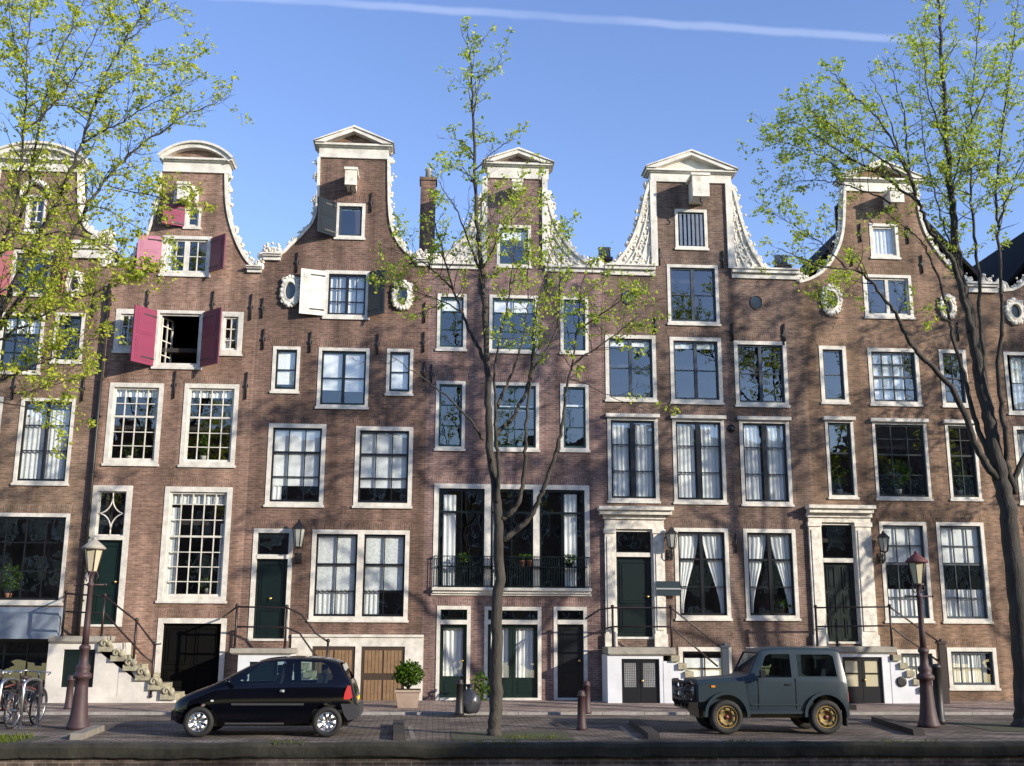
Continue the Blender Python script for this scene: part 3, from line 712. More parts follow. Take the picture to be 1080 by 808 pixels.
# ---- 2: pink shutters
h = new_house('brick house with a rounded gable top, bright pink shutters and an open hatch', -7.6)
window(h, (195, 219, 212, 241), 1, (.5,), 'white', fw=.08)
shutter(h, at(195, 228)[0], zat(203, 240), zat(203, 220), .62, 24, -1, 'pink')
window(h, (170, 249, 222.5, 291), 4, (.5,), 'white', mull=.14, fw=.12, cur=[('drape', 0, .16, 0, 1)])
shutter(h, at(170, 269)[0], zat(195, 287), zat(195, 251), .66, 15, -1, 'palepink')
shutter(h, at(222.5, 269)[0], zat(195, 287), zat(195, 251), .66, 42, 1, 'maroon')  # right shutter is pink too, its shade is in the darker colour
for r_, u in (((121, 326, 148, 371.5), 0), ((230, 329, 256, 374.5), 1)):
    window(h, r_, 2, (.36, .7), 'white', fw=.17, cur=[('drape', .0, .4, .6, 1)] if u else [])
w_ = window(h, (163, 327.5, 214, 388.5), 1, (), 'white', glass=False)
shutter(h, at(163.5, 358)[0], zat(188, 387), zat(188, 329), .76, 52, -1, 'pink'); shutter(h, at(213.5, 358)[0], zat(188, 387), zat(188, 329), .82, 42, 1, 'maroon')  # same pink pair, the right one coloured as its shaded face
xl, xr, zb, zt = rect((163, 327.5, 214, 388.5)); T = Matrix.Translation((xl+.14, .12, 0)) @ Matrix.Rotation(R(68), 4, 'Z'); mb = MB()
for b_ in ((0, .05, zb+.15, zt-.15), (.5, .55, zb+.15, zt-.15), (0, .55, zb+.15, zb+.2), (0, .55, zt-.2, zt-.15), (.26, .29, zb+.2, zt-.2)): mb.box(b_[0], b_[1], -.02, .02, b_[2], b_[3], T=T)
for q_ in (.25, .5, .75): mb.box(0, .55, -.018, .018, zb+(zt-zb)*q_-.015, zb+(zt-zb)*q_+.015, T=T)
mb.build('open_casement', 'white', w_)
for r_ in ((112.5, 404, 170, 490.5), (192, 405, 250, 492)):
    window(h, r_, 4, (.22, .40, .61, .80), 'white', thick=1, fw=.15, bar=.025, cur=[('drape', 0, 1, 0, .12)])
door(h, (92, 512, 134.5, 661), 566, 'green', fw=.16, tracery='diamond', knob=True)
window(h, (170, 513.5, 242, 635), 5, (.12, .27, .43, .58, .72, .86), 'white', thick=2, fw=.17, bar=.025, cur=[('drape', 0, .17, .15, 1), ('drape', 0, 1, 0, .12), ('drape', .9, 1, .3, 1)], lace=True)
door(h, (164, 652, 237, 735), None, 'void', fw=.14, leaves=2, knob=False)  # black leaves stand in for the darkness of an open cellar, no real door
rp = [(276, 286), (268, 283.5), (260, 276), (252, 263), (245, 246), (240, 228), (237.5, 208), (237, 182)]
lp = [(117, 282), (131, 279.5), (142, 272), (151, 259), (159, 242), (165, 225), (169.5, 206), (171, 182)]
rw = W2(rp); lw = W2(lp); zsh = (rw[0][1]+lw[0][1])/2; rw[0] = (XB[2], zsh); lw[0] = (XB[1], zsh)
wall(h, 2, outline(GZ, XB[1], XB[2], zsh, lw, rw), OPEN[h.name], zsh)
scroll(h, [Vector(p) for p in bend(rw, 3)], 1, seed=5); scroll(h, [Vector(p) for p in bend(lw, 3)], -1, seed=6)
pediment(h, (169, 246, 153.5, 172, 182.5), 'arch', 2); ledge(h, 261, 276, 288, .18); shoulder_carving(h, 260, 276, 282, .3, 3)
hoist(h, (191, 199, 203, 216), .5, hook=False)
mb = MB(); X, Z = at(197, 207); mb.tube([(X+.3*math.cos(t), -.06, Z+.3*math.sin(t)) for t in [math.pi*j/10 for j in range(11)]], .07, 6); mb.tube([(X-.3, -.06, Z), (X-.3, -.06, Z-.3)], .06, 6); mb.tube([(X+.3, -.06, Z), (X+.3, -.06, Z-.3)], .06, 6); mb.build('hoist_hood', 'white_stone', h)
anchors(h, [(116, 321), (155.5, 320), (224.5, 321), (265, 324), (184.5, 406), (260, 407)], .8)
interior(h, XB[1], XB[2], zsh, [1.75, 4.9, 7.6, 9.9], (lw[-1][0], rw[-1][0]), rw[-1][1]); roof(h, XB[1], XB[2], zsh, .35)

# ---- 3: white shutter, triangular pediment
h = new_house('red-brown bell-gable house with one open white shutter between two carved oval windows', -2.8)
window(h, (354, 214.5, 385, 252), 1, (), 'slateblue', cur=[('blind', 0, 1, 0, .1)])
shutter(h, at(354.5, 233)[0], zat(370, 251), zat(370, 215), .68, 42, -1, 'shaded_slateblue')
window(h, (342, 285.5, 389.5, 336), 4, (.34, .67), 'black', mull=.09, fw=.13, cur=[('drape', .05, .95, 0, .95)], lace=True)
shutter(h, at(342.5, 310)[0], zat(366, 334), zat(366, 287), .72, 16, -1, 'white'); shutter(h, at(389, 310)[0], zat(366, 334), zat(366, 287), .66, 42, 1, 'black')  # right shutter is black because its shade is put into the colour
for p_ in ((296, 291, 317, 324), (413.5, 297, 435, 327.5)): oculus(h, p_)
window(h, (287, 365.5, 316, 414), 1, (.5,), 'darkgreen', cur=[('blind', 0, 1, 0, .86)])
window(h, (335, 367, 389, 430.5), 2, (.5,), 'darkgreen', mull=.09, cur=[('blind', 0, .5, 0, .72), ('blind', .5, 1, 0, .74)])
window(h, (407.5, 368, 435.5, 416.5), 1, (.5,), 'darkgreen', cur=[('blind', 0, 1, 0, .9)])
for p_, v in (((281.5, 447, 342.5, 534), .78), ((374, 450, 435, 535), .79)):
    window(h, p_, 3, (.33, .66), 'black', thick=0, fw=.14, cur=[('blind', 0, 1, 0, v)]+([('drape', 0, .22, .75, 1)] if v < .785 else []))
door(h, (264.5, 557.5, 307, 676), 586, 'darkgreen', fw=.12, knob='mid')
window(h, (327.5, 559, 431, 655), 2, (.37, .70), 'black', thick=0, fw=.14, posts=(.5,), cur=[('blind', .02, .46, 0, .68), ('blind', .54, .98, 0, .68), ('drape', 0, .46, .68, 1), ('drape', .54, .72, .68, 1)], lace=True)
mb = MB(); a = at(306, 670); b = at(445.5, 682); z1 = a[1]; zm = b[1]; px_ = [at(q, 710)[0] for q in (306, 328.5, 374, 380.5, 426.5, 446)]
mb.box(px_[0], px_[5], -.05, .0, zm, z1); mb.box(px_[0], px_[5], -.09, 0, z1-.04, z1+.03)
for i in (0, 2, 4): mb.box(px_[i], px_[i+1], -.05, .0, 0, zm)
mb.build('plinth', 'white', h)
for i, (a, b) in enumerate(((px_[1], px_[2]), (px_[3], px_[4]))):
    d = MB(); d.box(a, b, -.02, -.004, 0.0, zm); 
    o = d.build('cellar_door', 'darkwood', h)
    p = MB(); W = b-a
    for u0, u1 in ((.07, .485), (.515, .93)):
        for v0, v1 in ((.04, .40), (.52, .93)):
            n = 5
            for k in range(n): p.box(a+W*(u0+(u1-u0)*k/n)+.006, a+W*(u0+(u1-u0)*(k+1)/n)-.006, -.034-.004*(k % 2), -.02, zm*v0, zm*v1)
    p.build('door_panels', 'wood', o)
rp = [(451, 280), (441, 277), (430, 269), (421, 259), (414, 246), (410.5, 232), (409, 212), (408.5, 166)]
lp = [(277, 274), (296, 270), (308, 259), (320, 248), (330, 236), (335, 222), (337, 205), (338, 166)]
rw = W2(rp); lw = W2(lp); zsh = (rw[0][1]+lw[0][1])/2; rw[0] = (XB[3], zsh); lw[0] = (XB[2], zsh)
wall(h, 3, outline(GZ, XB[2], XB[3], zsh, lw, rw), OPEN[h.name], zsh)
scroll(h, [Vector(p) for p in bend(rw, 3)], 1, seed=8); scroll(h, [Vector(p) for p in bend(lw, 3)], -1, seed=9)
ledge(h, 278, 296, 275, .2); ledge(h, 440, 452, 281, .2); shoulder_carving(h, 278, 296, 269, .42, 1); shoulder_carving(h, 438, 452, 275, .4, 2)
pediment(h, (333, 414, 138, 157, 167.5), 'tri', 3)
hoist(h, (365.5, 186, 378, 203), .65)
anchors(h, [(313.5, 277), (391.5, 214), (277, 325), (278, 358), (327.5, 361), (398.5, 363), (448, 330), (447, 361)], .62)
lantern(h, (308.5, 548, 323, 594))
interior(h, XB[2], XB[3], zsh, [1.7, 4.6, 7.4, 10.0], (lw[-1][0], rw[-1][0]), rw[-1][1]); rf = roof(h, XB[2], XB[3], zsh, .35)

# ---- 4: behind the middle tree
h = new_house('purple-brown neck-gable house with three tall balcony windows, behind the slim middle tree', 2.2)
window(h, (524, 237.5, 560, 282), 1, (), 'teal', cur=[('blind', .05, .95, 0, .3)])
window(h, (461, 310, 492, 369.5), 1, (.28, .64), 'teal', cur=[('blind', 0, 1, 0, .28)])
window(h, (516, 311.5, 567.5, 372), 2, (.28, .64), 'teal', cur=[('blind', 0, 1, 0, .27)])
window(h, (591, 313, 620.5, 373), 1, (.28, .64), 'teal')
window(h, (459.5, 402, 490.5, 474.5), 1, (.33, .66), 'teal')
window(h, (517.5, 403.5, 568.5, 475.5), 2, (.36, .7), 'teal', thick=0, cur=[('blind', 0, 1, .32, .4)])
window(h, (591, 405, 621, 476), 1, (.33, .66), 'teal', cur=[('blind', 0, 1, .28, .34)])
window(h, (457, 511, 622, 627), 2, (.235,), 'darkgreen', thick=0, fw=.16, posts=(1/3, 2/3), cur=[('drape', .03, .12, .06, .97), ('drape', .86, .95, .04, .97), ('drape', .37, .41, .05, .97)])
mb = MB(); xl, xr, zb, zt = rect((457, 587, 622, 622)); 
for z in (zt, zb+.1): mb.box(xl+.02, xr-.02, -.15, -.12, z-.025, z)
for X in (xl+.02, xr-.06): mb.box(X, X+.03, -.12, 0, zt-.025, zt); mb.box(X, X+.03, -.12, 0, zb+.075, zb+.1)
n = 62
for k in range(n+1): X = xl+.03+(xr-xl-.06)*k/n; mb.box(X-.008, X+.008, -.142, -.128, zb+.1, zt-.025)
mb.build('balcony_railing', 'darkgreen', h)
mb = MB(); mb.box(xl-.03, xr+.03, -.17, 0, zb-.03, zb+.05); mb.box(xl-.01, xr+.01, -.1, 0, zb-.11, zb-.03); mb.build('balcony_ledge', 'white', h)
BALC = zat(555, 597.5)
mb = MB(); mb.box(xl+.1, xr-.1, -.115, .035, BALC-.03, BALC); mb.build('planter_shelf', 'darkgreen', h)
door(h, (460, 639, 496, 738.5), 655, 'green', fw=.1, glassdoor=.29, knob=True)
door(h, (510.5, 640, 571, 738.5), 655, 'green', fw=.1, glassdoor=.27, leaves=2, knob=False)
door(h, (584, 640, 619.5, 738.5), 655, 'black', fw=.1, knob=True)
zl = zat(507, 284); zsh = zl; nl, nr = at(511, 235)[0], at(574.5, 235)[0]; zt = zat(543, 188)
wall(h, 4, [(GZ, XB[3], XB[4]), (zsh-.002, XB[3], XB[4]), (zsh, nl, nr), (zt, nl, nr)], OPEN[h.name], zsh)
lw = W2([(452, 281), (466, 275), (478, 266), (488, 255), (497, 240), (503, 224), (508, 203)]); rw = W2([(636, 284), (620, 279), (607, 269), (596, 257), (587, 242), (580, 224), (575, 203)])
lw[0] = (XB[3]+.1, zsh+.12); rw[0] = (XB[4]-.1, zsh+.12); lw[-1] = (nl-.03, lw[-1][1]); rw[-1] = (nr+.03, rw[-1][1])
scroll(h, [Vector(p) for p in bend(rw, 3)], 1, plate=(nr, zsh+.05), seed=11, name='claw_piece'); scroll(h, [Vector(p) for p in bend(lw, 3)], -1, plate=(nl, zsh+.05), seed=12, name='claw_piece')
for a, b in ((XB[3]+.02, nl), (nr, XB[4]-.02)):
    mb = MB(); mb.box(a, b, -.06, .3, zsh-.02, zsh+.1); mb.box(a, b, -.14, .32, zsh+.1, zsh+.17); mb.build('cornice_ledge', 'white', h)
for X in (nl, nr): mb = MB(); mb.box(X-.08, X+.08, -.07, .36, zsh+.17, zt); mb.build('quoin_strip', 'white', h)
pediment(h, (510.5, 582, 161, 177, 189), 'tri', 4)
hoist(h, (539, 198, 549.5, 208), .6, hook=False)
anchors(h, [(447.5, 392), (455, 395), (577, 300), (507, 300)], .6)
interior(h, XB[3], XB[4], zsh, [2.95, 6.6, 9.1], (nl, nr), zt); rf = roof(h, XB[3], XB[4], zsh, .35)
chimney(rf, (443, 187, 459, 262), 1.6, 3)

# ---- 5: claws, nine big windows
h = new_house('dark brick neck-gable house with large white claw ornaments, behind the blue-grey off-roader', 7.9)
w_ = window(h, (712, 221, 746, 263), 1, (), 'slateblue', cur=[])
mb = MB(); xl, xr, zb, zt = rect((716, 226, 742, 259))
for k in range(6): X = xl+(xr-xl)*(k+.5)/6; mb.box(X-.035, X+.035, .0, .03, zb, zt)
mb.build('window_bars', 'shutterblue', w_)
window(h, (704, 279.5, 758, 342.5), 2, (.5,), 'slateblue', mull=.1)
for p_, in (((655.5, 306, 669.5, 321.5),), ((791, 311.5, 804.5, 327),)): oculus(h, p_, carved=False)
for p_ in ((638.5, 353.5, 692, 423), (707, 356, 761.5, 425.5), (775, 360, 830.5, 428.5)):
    window(h, p_, 2, (.5,), 'slateblue', mull=.09, fw=.13, cur=[('blind', .05, .45, .03, .12), ('blind', .55, .95, .03, .12)] if p_[0] < 770 else [])
for p_ in ((641, 440, 694.5, 529.5), (710, 441.5, 765, 531), (781, 443, 834, 533)):
    window(h, p_, 2, (.31, .65), 'black', mull=.12, fw=.12, hood=True, cur=[('drape', .03, .42, 0, 1), ('drape', .58, .97, 0, 1)])
door(h, (648.5, 559, 689.5, 674), 584, 'darkgreen', fw=.05)
surround(h, (638, 548, 701, 682), (648.5, 559, 689.5, 674), (630, 535.5, 708, 548))
for p_ in ((712, 557, 769.5, 653.5), (785.5, 558, 841, 653.5)):
    window(h, p_, 2, (.33, .66), 'black', thick=0, mull=.1, fw=.13, cur=[('swagL', 0, .46, 0, 1), ('swagR', .54, 1, 0, 1)])
window(h, (716, 682.5, 772, 728), 2, (.5,), 'black', fw=.14, cur=[('blind', .0, 1, .2, .75)])
window(h, (788, 682.5, 845, 728), 2, (.5,), 'black', fw=.14)
mb = MB(); a = at(692, 613, -.1); b = at(717, 628.5, -.1); mb.box(a[0], b[0], -.14, -.128, b[1], a[1]); mb.box(a[0]-.02, b[0]+.02, -.165, -.128, (a[1]+b[1])/2-.03, (a[1]+b[1])/2+.012, 1); mb.build('name_plate', ['bronze_sign', 'zinc'], h)
zsh = zat(690, 290); nl, nr = at(689.5, 240)[0], at(769.5, 240)[0]; zt = zat(728, 192)
wall(h, 5, [(GZ, XB[4], XB[5]), (zsh-.002, XB[4], XB[5]), (zsh, nl, nr), (zt, nl, nr)], OPEN[h.name], zsh)
lw = W2([(646, 280), (656, 273), (664, 262), (672, 245), (678, 226), (682, 208), (684.5, 190)]); rw = W2([(809, 288), (799, 276), (789, 258), (782, 238), (777, 220), (773.5, 205), (771.5, 192)])
lw[-1] = (nl-.06, zt-.1); rw[-1] = (nr+.06, zt-.1)
zc = zsh+.12; lw[0] = (lw[0][0], zc); rw[0] = (rw[0][0], zc)
scroll(h, [Vector(p) for p in bend(rw, 3)], 1, plate=(nr, zsh+.05), seed=14, name='claw_piece'); scroll(h, [Vector(p) for p in bend(lw, 3)], -1, plate=(nl, zsh+.05), seed=15, name='claw_piece')
for a, b in ((XB[4]+.02, nl), (nr, XB[5]-.02)):
    mb = MB(); mb.box(a, b, -.06, .3, zsh-.04, zsh+.12); mb.box(a, b, -.15, .32, zsh+.12, zsh+.22); mb.box(a, b, -.2, .34, zsh+.22, zsh+.27); mb.build('cornice_ledge', 'white', h)
for X in (nl, nr): mb = MB(); mb.box(X-.1, X+.1, -.07, .36, zsh+.27, zt); mb.build('quoin_strip', 'white', h)
pediment(h, (681, 775, 163, 184, 193), 'tri', 5, white_tymp=True)
hoist(h, (724, 193, 742, 216), .75)
anchors(h, [(695.5, 271), (762, 274), (691, 343), (772.5, 350), (827, 351), (776, 573)], .55)
lantern(h, (703.5, 556, 712.5, 590))
interior(h, XB[4], XB[5], zsh, [1.7, 4.6, 7.2, 9.7], (nl, nr), zt); rf = roof(h, XB[4], XB[5], zsh, .35)
chimney(rf, (633, 271, 645, 290), 1.2, 5, 2); chimney(rf, (820, 279, 834, 297), 1.2, 5, 2)
mb = MB(); X, Z = at(771, 452); mb.lathe([(.12, 0), (.12, .03)], (0, 0, 0), 12, T=Matrix.Translation((X, 0, Z)) @ Matrix.Rotation(R(90), 4, 'X')); mb.build('wall_vent', 'black', h)

# ---- 6: orange brick bell gable on the right
h = new_house('orange-brown bell-gable house with a white door surround, behind the right lamp post', 14)
window(h, (917.5, 236, 947.5, 272.5), 1, (), 'white', fw=.11, cur=[('drape', 0, 1, 0, 1)], lace=True)
window(h, (911, 290, 962, 335.5), 2, (), 'white', mull=.1, fw=.11)
oculus(h, (866, 301, 887, 333)); oculus(h, (991, 312, 1006.5, 337))
window(h, (865, 365, 893.5, 425.5), 1, (.5,), 'slateblue', fw=.13)
window(h, (916.5, 367.5, 970, 427.5), 4, (.25, .5, .75), 'slateblue', thick=1, fw=.13, cur=[('blind', .05, .75, 0, 1)])
window(h, (992, 369, 1020.5, 429), 2, (.25, .5, .75), 'slateblue', thick=1, fw=.13)
for p_, c_ in (((872, 443, 902, 525.5), 1), ((922, 445, 979.5, 527), 3), ((999.5, 446.5, 1032, 527.5), 2)):
    window(h, p_, c_, (.2, .42, .7) if c_ > 1 else (.42,), 'darkgreen', thick=1 if c_ > 1 else 0, fw=.1, hood=True)
door(h, (867.5, 552, 904.5, 679), 590, 'darkgreen', fw=.05, leaves=2, panels=3, knob=False)
surround(h, (855, 546, 921, 683), (867.5, 552, 904.5, 679), (849, 534, 919, 546))
for p_ in ((930.5, 550.5, 980.5, 656), (991, 551, 1041.5, 656.5)):
    window(h, p_, 3, (.22, .42, .78), 'slateblue', thick=1, fw=.12, cur=[('blind', 0, 1, 0, .4), ('drape', 0, 1, .69, 1)])
lantern(h, (925, 560, 937.5, 594))
window(h, (1000, 683, 1052, 727), 4, (.5,), 'slateblue', fw=.13, cur=[('drape', .05, .9, 0, 1)])
window(h, (947, 685, 988, 722), 2, (.5,), 'slateblue', fw=.13, cur=[('drape', .05, .9, 0, 1)])
lp = [(838, 298), (852, 296.5), (865, 290), (876, 279), (885, 263), (890, 245), (891.5, 225), (892, 199)]
rp = [(1051, 305), (1034, 303), (1016, 294), (1000, 281), (986, 264), (975, 246), (968.5, 226), (965.5, 204)]
rw = W2(rp); lw = W2(lp); zsh = (rw[0][1]+lw[0][1])/2; rw[0] = (XB[6], zsh); lw[0] = (XB[5], zsh)
wall(h, 6, outline(GZ, XB[5], XB[6], zsh, lw, rw), OPEN[h.name], zsh)
scroll(h, [Vector(p) for p in bend(rw, 3)], 1, seed=18); scroll(h, [Vector(p) for p in bend(lw, 3)], -1, seed=19)
ledge(h, 1018, 1051, 309, .3); shoulder_carving(h, 1034, 1046, 302, .45, 4)
pediment(h, (885, 972, 173, 193, 203), 'tri', 6)
hoist(h, (930, 207, 945, 220), .6)
anchors(h, [(898, 271), (972, 279), (907, 246), (957, 248), (826, 354), (1010, 350)], .6)
interior(h, XB[5], XB[6], zsh, [1.7, 4.6, 7.4, 10.1], (lw[-1][0], rw[-1][0]), rw[-1][1]); roof(h, XB[5], XB[6], zsh, 1.12)

# ---- 7: cut by the right edge
h = new_house('dark brick house cut off by the right edge, behind the large trunk', 20.3)
for p_, r_ in (((1061, 371.5, 1092, 437), (.5,)), ((1072, 450, 1104, 532), (.4,))): window(h, p_, 1, r_, 'slateblue', fw=.12, cur=[('drape', 0, 1, 0, 1)], lace=True)
for p_, c_ in (((1120, 372, 1180, 440), 2), ((1130, 450, 1190, 532), 2), ((1085, 555, 1140, 660), 2)): window(h, p_, c_, (.5,), 'slateblue')
oculus(h, (1060, 316, 1080, 342))
c7 = (XB[6]+XB[7])/2; zsh = zat(1052, 308)
rw = [(XB[7], zsh), (XB[7]-.5, zsh+.12), (XB[7]-1.0, zsh+.6), (XB[7]-1.45, zsh+1.4), (XB[7]-1.7, zsh+2.4), (XB[7]-1.75, zsh+4.2)]
lw = [(2*c7-x, z) for x, z in rw]
wall(h, 7, outline(GZ, XB[6], XB[7], zsh, lw, rw), OPEN[h.name], zsh)
scroll(h, [Vector(p) for p in bend(rw, 3)], 1, seed=21); scroll(h, [Vector(p) for p in bend(lw, 3)], -1, seed=22)
def inv(X, Z, Y=0.):
    d = Vector((X, Y, Z))-CAM; k = F_PX/d.dot(FW); return 540+d.dot(RT)*k, 404-d.dot(UP)*k
_a = inv(lw[-1][0]-.2, rw[-1][1]+.25); _b = inv(rw[-1][0]+.2, rw[-1][1]+.25); _xm = (_a[0]+_b[0])/2; _c = inv(c7, rw[-1][1]+1.0)[1]; _d = inv(c7, rw[-1][1]+.25)[1]; _e = inv(c7, rw[-1][1]-.05)[1]
pediment(h, (_a[0], _b[0], _c, _d, _e), 'tri', 7)
interior(h, XB[6], XB[7], zsh, [1.7, 4.6, 7.4, 10.1], (lw[-1][0], rw[-1][0]), rw[-1][1]); roof(h, XB[6], XB[7], zsh, 1.12)

#@@STREET
# ------------------------------------------------------------------ stoops
def stoop(label, slab, base, cellar, x_end, posts, rails, D=1.15, wallmat='shaded_white', basemat='shaded_white', ckind='door', curl=False, vent=None, endpost=None, n=6):
    sx0, sx1, sy0, sy1 = slab; Y = -D
    X0 = at(sx0, sy0, Y)[0]; X1 = at(sx1, sy0, Y)[0]; zt = at((sx0+sx1)/2, sy0, Y)[1]; zs = at((sx0+sx1)/2, sy1, Y)[1]
    t = thing('stone_stoop', label, 'stoop', (X0, -.3, 0), 'stoops in front of the houses')
    mb = MB(); mb.box(X0, X1, Y-.05, -.14, zs+.03, zt); mb.box(X0+.04, X1-.04, Y-.02, -.15, zs, zs+.03); mb.build('landing_slab', 'stone', t)
    B0 = at(base[0], 710, Y)[0]; B1 = at(base[1], 710, Y)[0]
    c0 = at(cellar[0], 715, Y)[0]; c1 = at(cellar[2], 715, Y)[0]; cz1 = at((cellar[0]+cellar[2])/2, cellar[1], Y)[1]; cz0 = max(SZ, at((cellar[0]+cellar[2])/2, cellar[3], Y)[1])
    mb = MB(); y0, y1 = Y+.03, Y+.2
    mb.box(B0, c0, y0, y1, 0, zs); mb.box(c1, B1, y0, y1, 0, zs); mb.box(c0, c1, y0, y1, cz1, zs)
    if cz0 > SZ+.05: mb.box(c0, c1, y0, y1, 0, cz0)
    mb.box(B0, B0+.18, y1, -.13, 0, zs); mb.box(B1-.18, B1, y1, -.13, 0, zs)
    mb.box(B0-.015, B1+.015, y0-.015, y0, SZ-.02, SZ+.16) if cz0 > .3 else None
    mb.build('base_wall', basemat, t)
    d = MB(); lv = 2 if ckind == 'door' else 1
    wv = (c1-c0)/lv
    for k in range(lv):
        p, q = c0+wv*k+.005, c0+wv*(k+1)-.005; e = .08
        d.box(p, p+e, y0+.06, y0+.11, cz0, cz1); d.box(q-e, q, y0+.06, y0+.11, cz0, cz1)
        d.box(p+e, q-e, y0+.06, y0+.11, cz1-.1, cz1); m_ = cz0+(cz1-cz0)*(.36 if ckind == 'door' else .03)
        d.box(p+e, q-e, y0+.06, y0+.11, cz0, m_)
        if ckind != 'door': d.box(p+e, q-e, y0+.08, y0+.1, m_, cz1-.1)
    dd = d.build('cellar_door', 'black' if ckind == 'door' else 'darkgreen', t)
    if ckind == 'door':
        g = MB()
        for k in range(2):
            p, q = c0+wv*k+.085, c0+wv*(k+1)-.085; z0, z1 = cz0+(cz1-cz0)*.36, cz1-.1
            if vent:
                g.box(p, q, y0+.085, y0+.09, z0, z1)
            else:
                for j in range(14):
                    zz = z0+(z1-z0)*j/14; g.box(p, q, y0+.08, y0+.09, zz, zz+.018)
                for j in range(7):
                    xx = p+(q-p)*j/7; g.box(xx, xx+.014, y0+.075, y0+.08, z0, z1)
        g.build('door_panels', 'lampglass' if vent else 'zinc', dd)
        if vent:
            b = MB()
            for k in range(2):
                p, q = c0+wv*k+.085, c0+wv*(k+1)-.085; z0, z1 = cz0+(cz1-cz0)*.36, cz1-.1; zz = z0+(z1-z0)*.5; b.box(p, q, y0+.065, y0+.085, zz-.02, zz+.02)
            b.build('glazing_bar', 'black', dd)
        k_ = MB(); k_.ball(((c0+c1)/2+.05, y0+.03, cz0+(cz1-cz0)*.5), .035); k_.build('knob', 'brass', dd)
    # flight of steps along the house front
    XE = at(x_end, 735, Y)[0]; st = MB(); wl = MB(); prof = []
    run = (XE-X1+.1)/n
    for i in range(n):
        z1 = zt-(zt-SZ)*(i+1)/(n+1); a = X1-.1+run*i
        st.box(a-.02, a+run+.03, Y-.06, -.14, z1-.15, z1)
        st.box(a, a+run, Y+.2, -.14, max(SZ-.05, z1-.33), z1-.15)
        prof.append((a, z1-.15)); prof.append((a+run, z1-.15))
        if curl:
            st.tube([(a+run*.35+.1*(1-s)*math.cos(9*s), Y-.07, z1+.06+.1*(1-s)*math.sin(9*s)) for s in [j/12 for j in range(11)]], .035, 6); st.ball((a+run*.75, Y-.04, z1+.05), (.09, .07, .1), jit=.15)
            st.box(a+run*.1, a+run*.85, Y-.055, Y+.03, z1, z1+.1)
    st.build('step', 'step_stone', t)
    prof = [(B1, SZ-.03), (B1, prof[0][1])]+prof+[(prof[-1][0], SZ-.03)]
    wl.prism(prof, Y+.02, Y+.2); wl.build('stair_wall', wallmat, t)
    if vent:
        X, Z = at(vent[0], vent[1], Y); v = MB(); v.lathe([(.14, 0), (.14, .03), (.1, .03)], n=14, T=Matrix.Translation((X, Y+.02, Z)) @ Matrix.Rotation(R(90), 4, 'X')); v.build('vent_rosette', 'iron', t)
    P = []
    for (x, y0_, y1_) in posts:
        a = at(x, y0_, Y); b = at(x, y1_, Y); P.append((a, b)); mb = MB()
        mb.tube([(a[0], Y, b[1]-.02), (a[0], Y, a[1])], .032, 8); mb.lathe([(.045, 0), (.045, .05)], (a[0], Y, b[1]), 8); mb.ball((a[0], Y, a[1]+.03), .055)
        mb.build('rail_post', 'railiron', t)
    rl = MB()
    for r in rails:
        pts = [(*at(x, y, Y if len(q) == 2 else Y+.9), ) for q in r for x, y in [q[:2]]]
        rl.tube([(p[0], Y if len(q) == 2 else q[2], p[1]) for p, q in zip(pts, r)], .026, 6)
    rl.build('handrail', 'railiron', t)
    if endpost:
        x, y0_, y1_, wd, m_ = endpost; a = at(x, y0_, Y-.1); mb = MB()
        mb.box(a[0]-wd, a[0]+wd, Y-.1-wd, Y-.1+wd, SZ-.02, a[1]-.1); mb.box(a[0]-wd-.03, a[0]+wd+.03, Y-.13-wd, Y-.07+wd, a[1]-.1, a[1]-.04); mb.lathe([(wd*.9, 0), (wd*.6, .04), (wd*.3, .07)], (a[0], Y-.1, a[1]-.04), 8); mb.build('newel_post', m_, t)
    return t
stoop('grey plastered stoop with mossy curled steps, behind the left lamp post', (52, 110, 671, 678), (48, 125), (64, 685, 98, 725), 184,
      [(69.5, 626, 671), (110.5, 629, 671), (144, 655, 700), (163, 680, 735)], [[(69.5, 626), (110.5, 629), (144, 655), (163, 680), (170, 679)], [(69.5, 645), (110.5, 647), (150, 690), (163, 700)], [(69.5, 626), (67, 628, -.05)]],
      wallmat='plaster', basemat='plaster', ckind='hatch', curl=True)
stoop('white stoop with a dark stone landing slab, half hidden behind the black hatchback', (243, 310, 684, 690), (250, 306), (262, 698, 292, 745), 352,
      [(250, 640, 684), (302.5, 641, 684), (346, 677, 720)], [[(250, 640), (302.5, 641), (318, 648), (333, 668), (346, 677)], [(250, 661), (302.5, 662), (316, 668), (330, 688), (346, 700)], [(250, 640), (234, 651, -.1)]], ckind='hatch')
stoop('shade-tinted white stoop with dark latticed cellar doors below the house with claw ornaments', (641, 712, 683, 691), (641, 700), (656, 695, 696, 747), 752,
      [(646, 641, 684), (707.5, 641, 684)], [[(617, 653), (632, 643), (646, 641), (707.5, 641), (763, 685)], [(646, 661), (707.5, 661), (757, 703)], [(646, 661), (640, 663, -.1)]], endpost=(764, 679, 745, .09, 'slateblue'))
stoop('white stoop with glazed cellar doors and a round iron vent, near the right lamp', (857, 945, 682, 689), (880, 940), (890, 693, 932, 746), 984,
      [(860, 641, 682), (882, 660, 682), (938, 640, 682)], [[(860, 641), (938, 640), (990, 677)], [(860, 661), (938, 660), (989, 697)]], endpost=(992, 675, 748, .085, 'railiron'), vent=(951, 719))

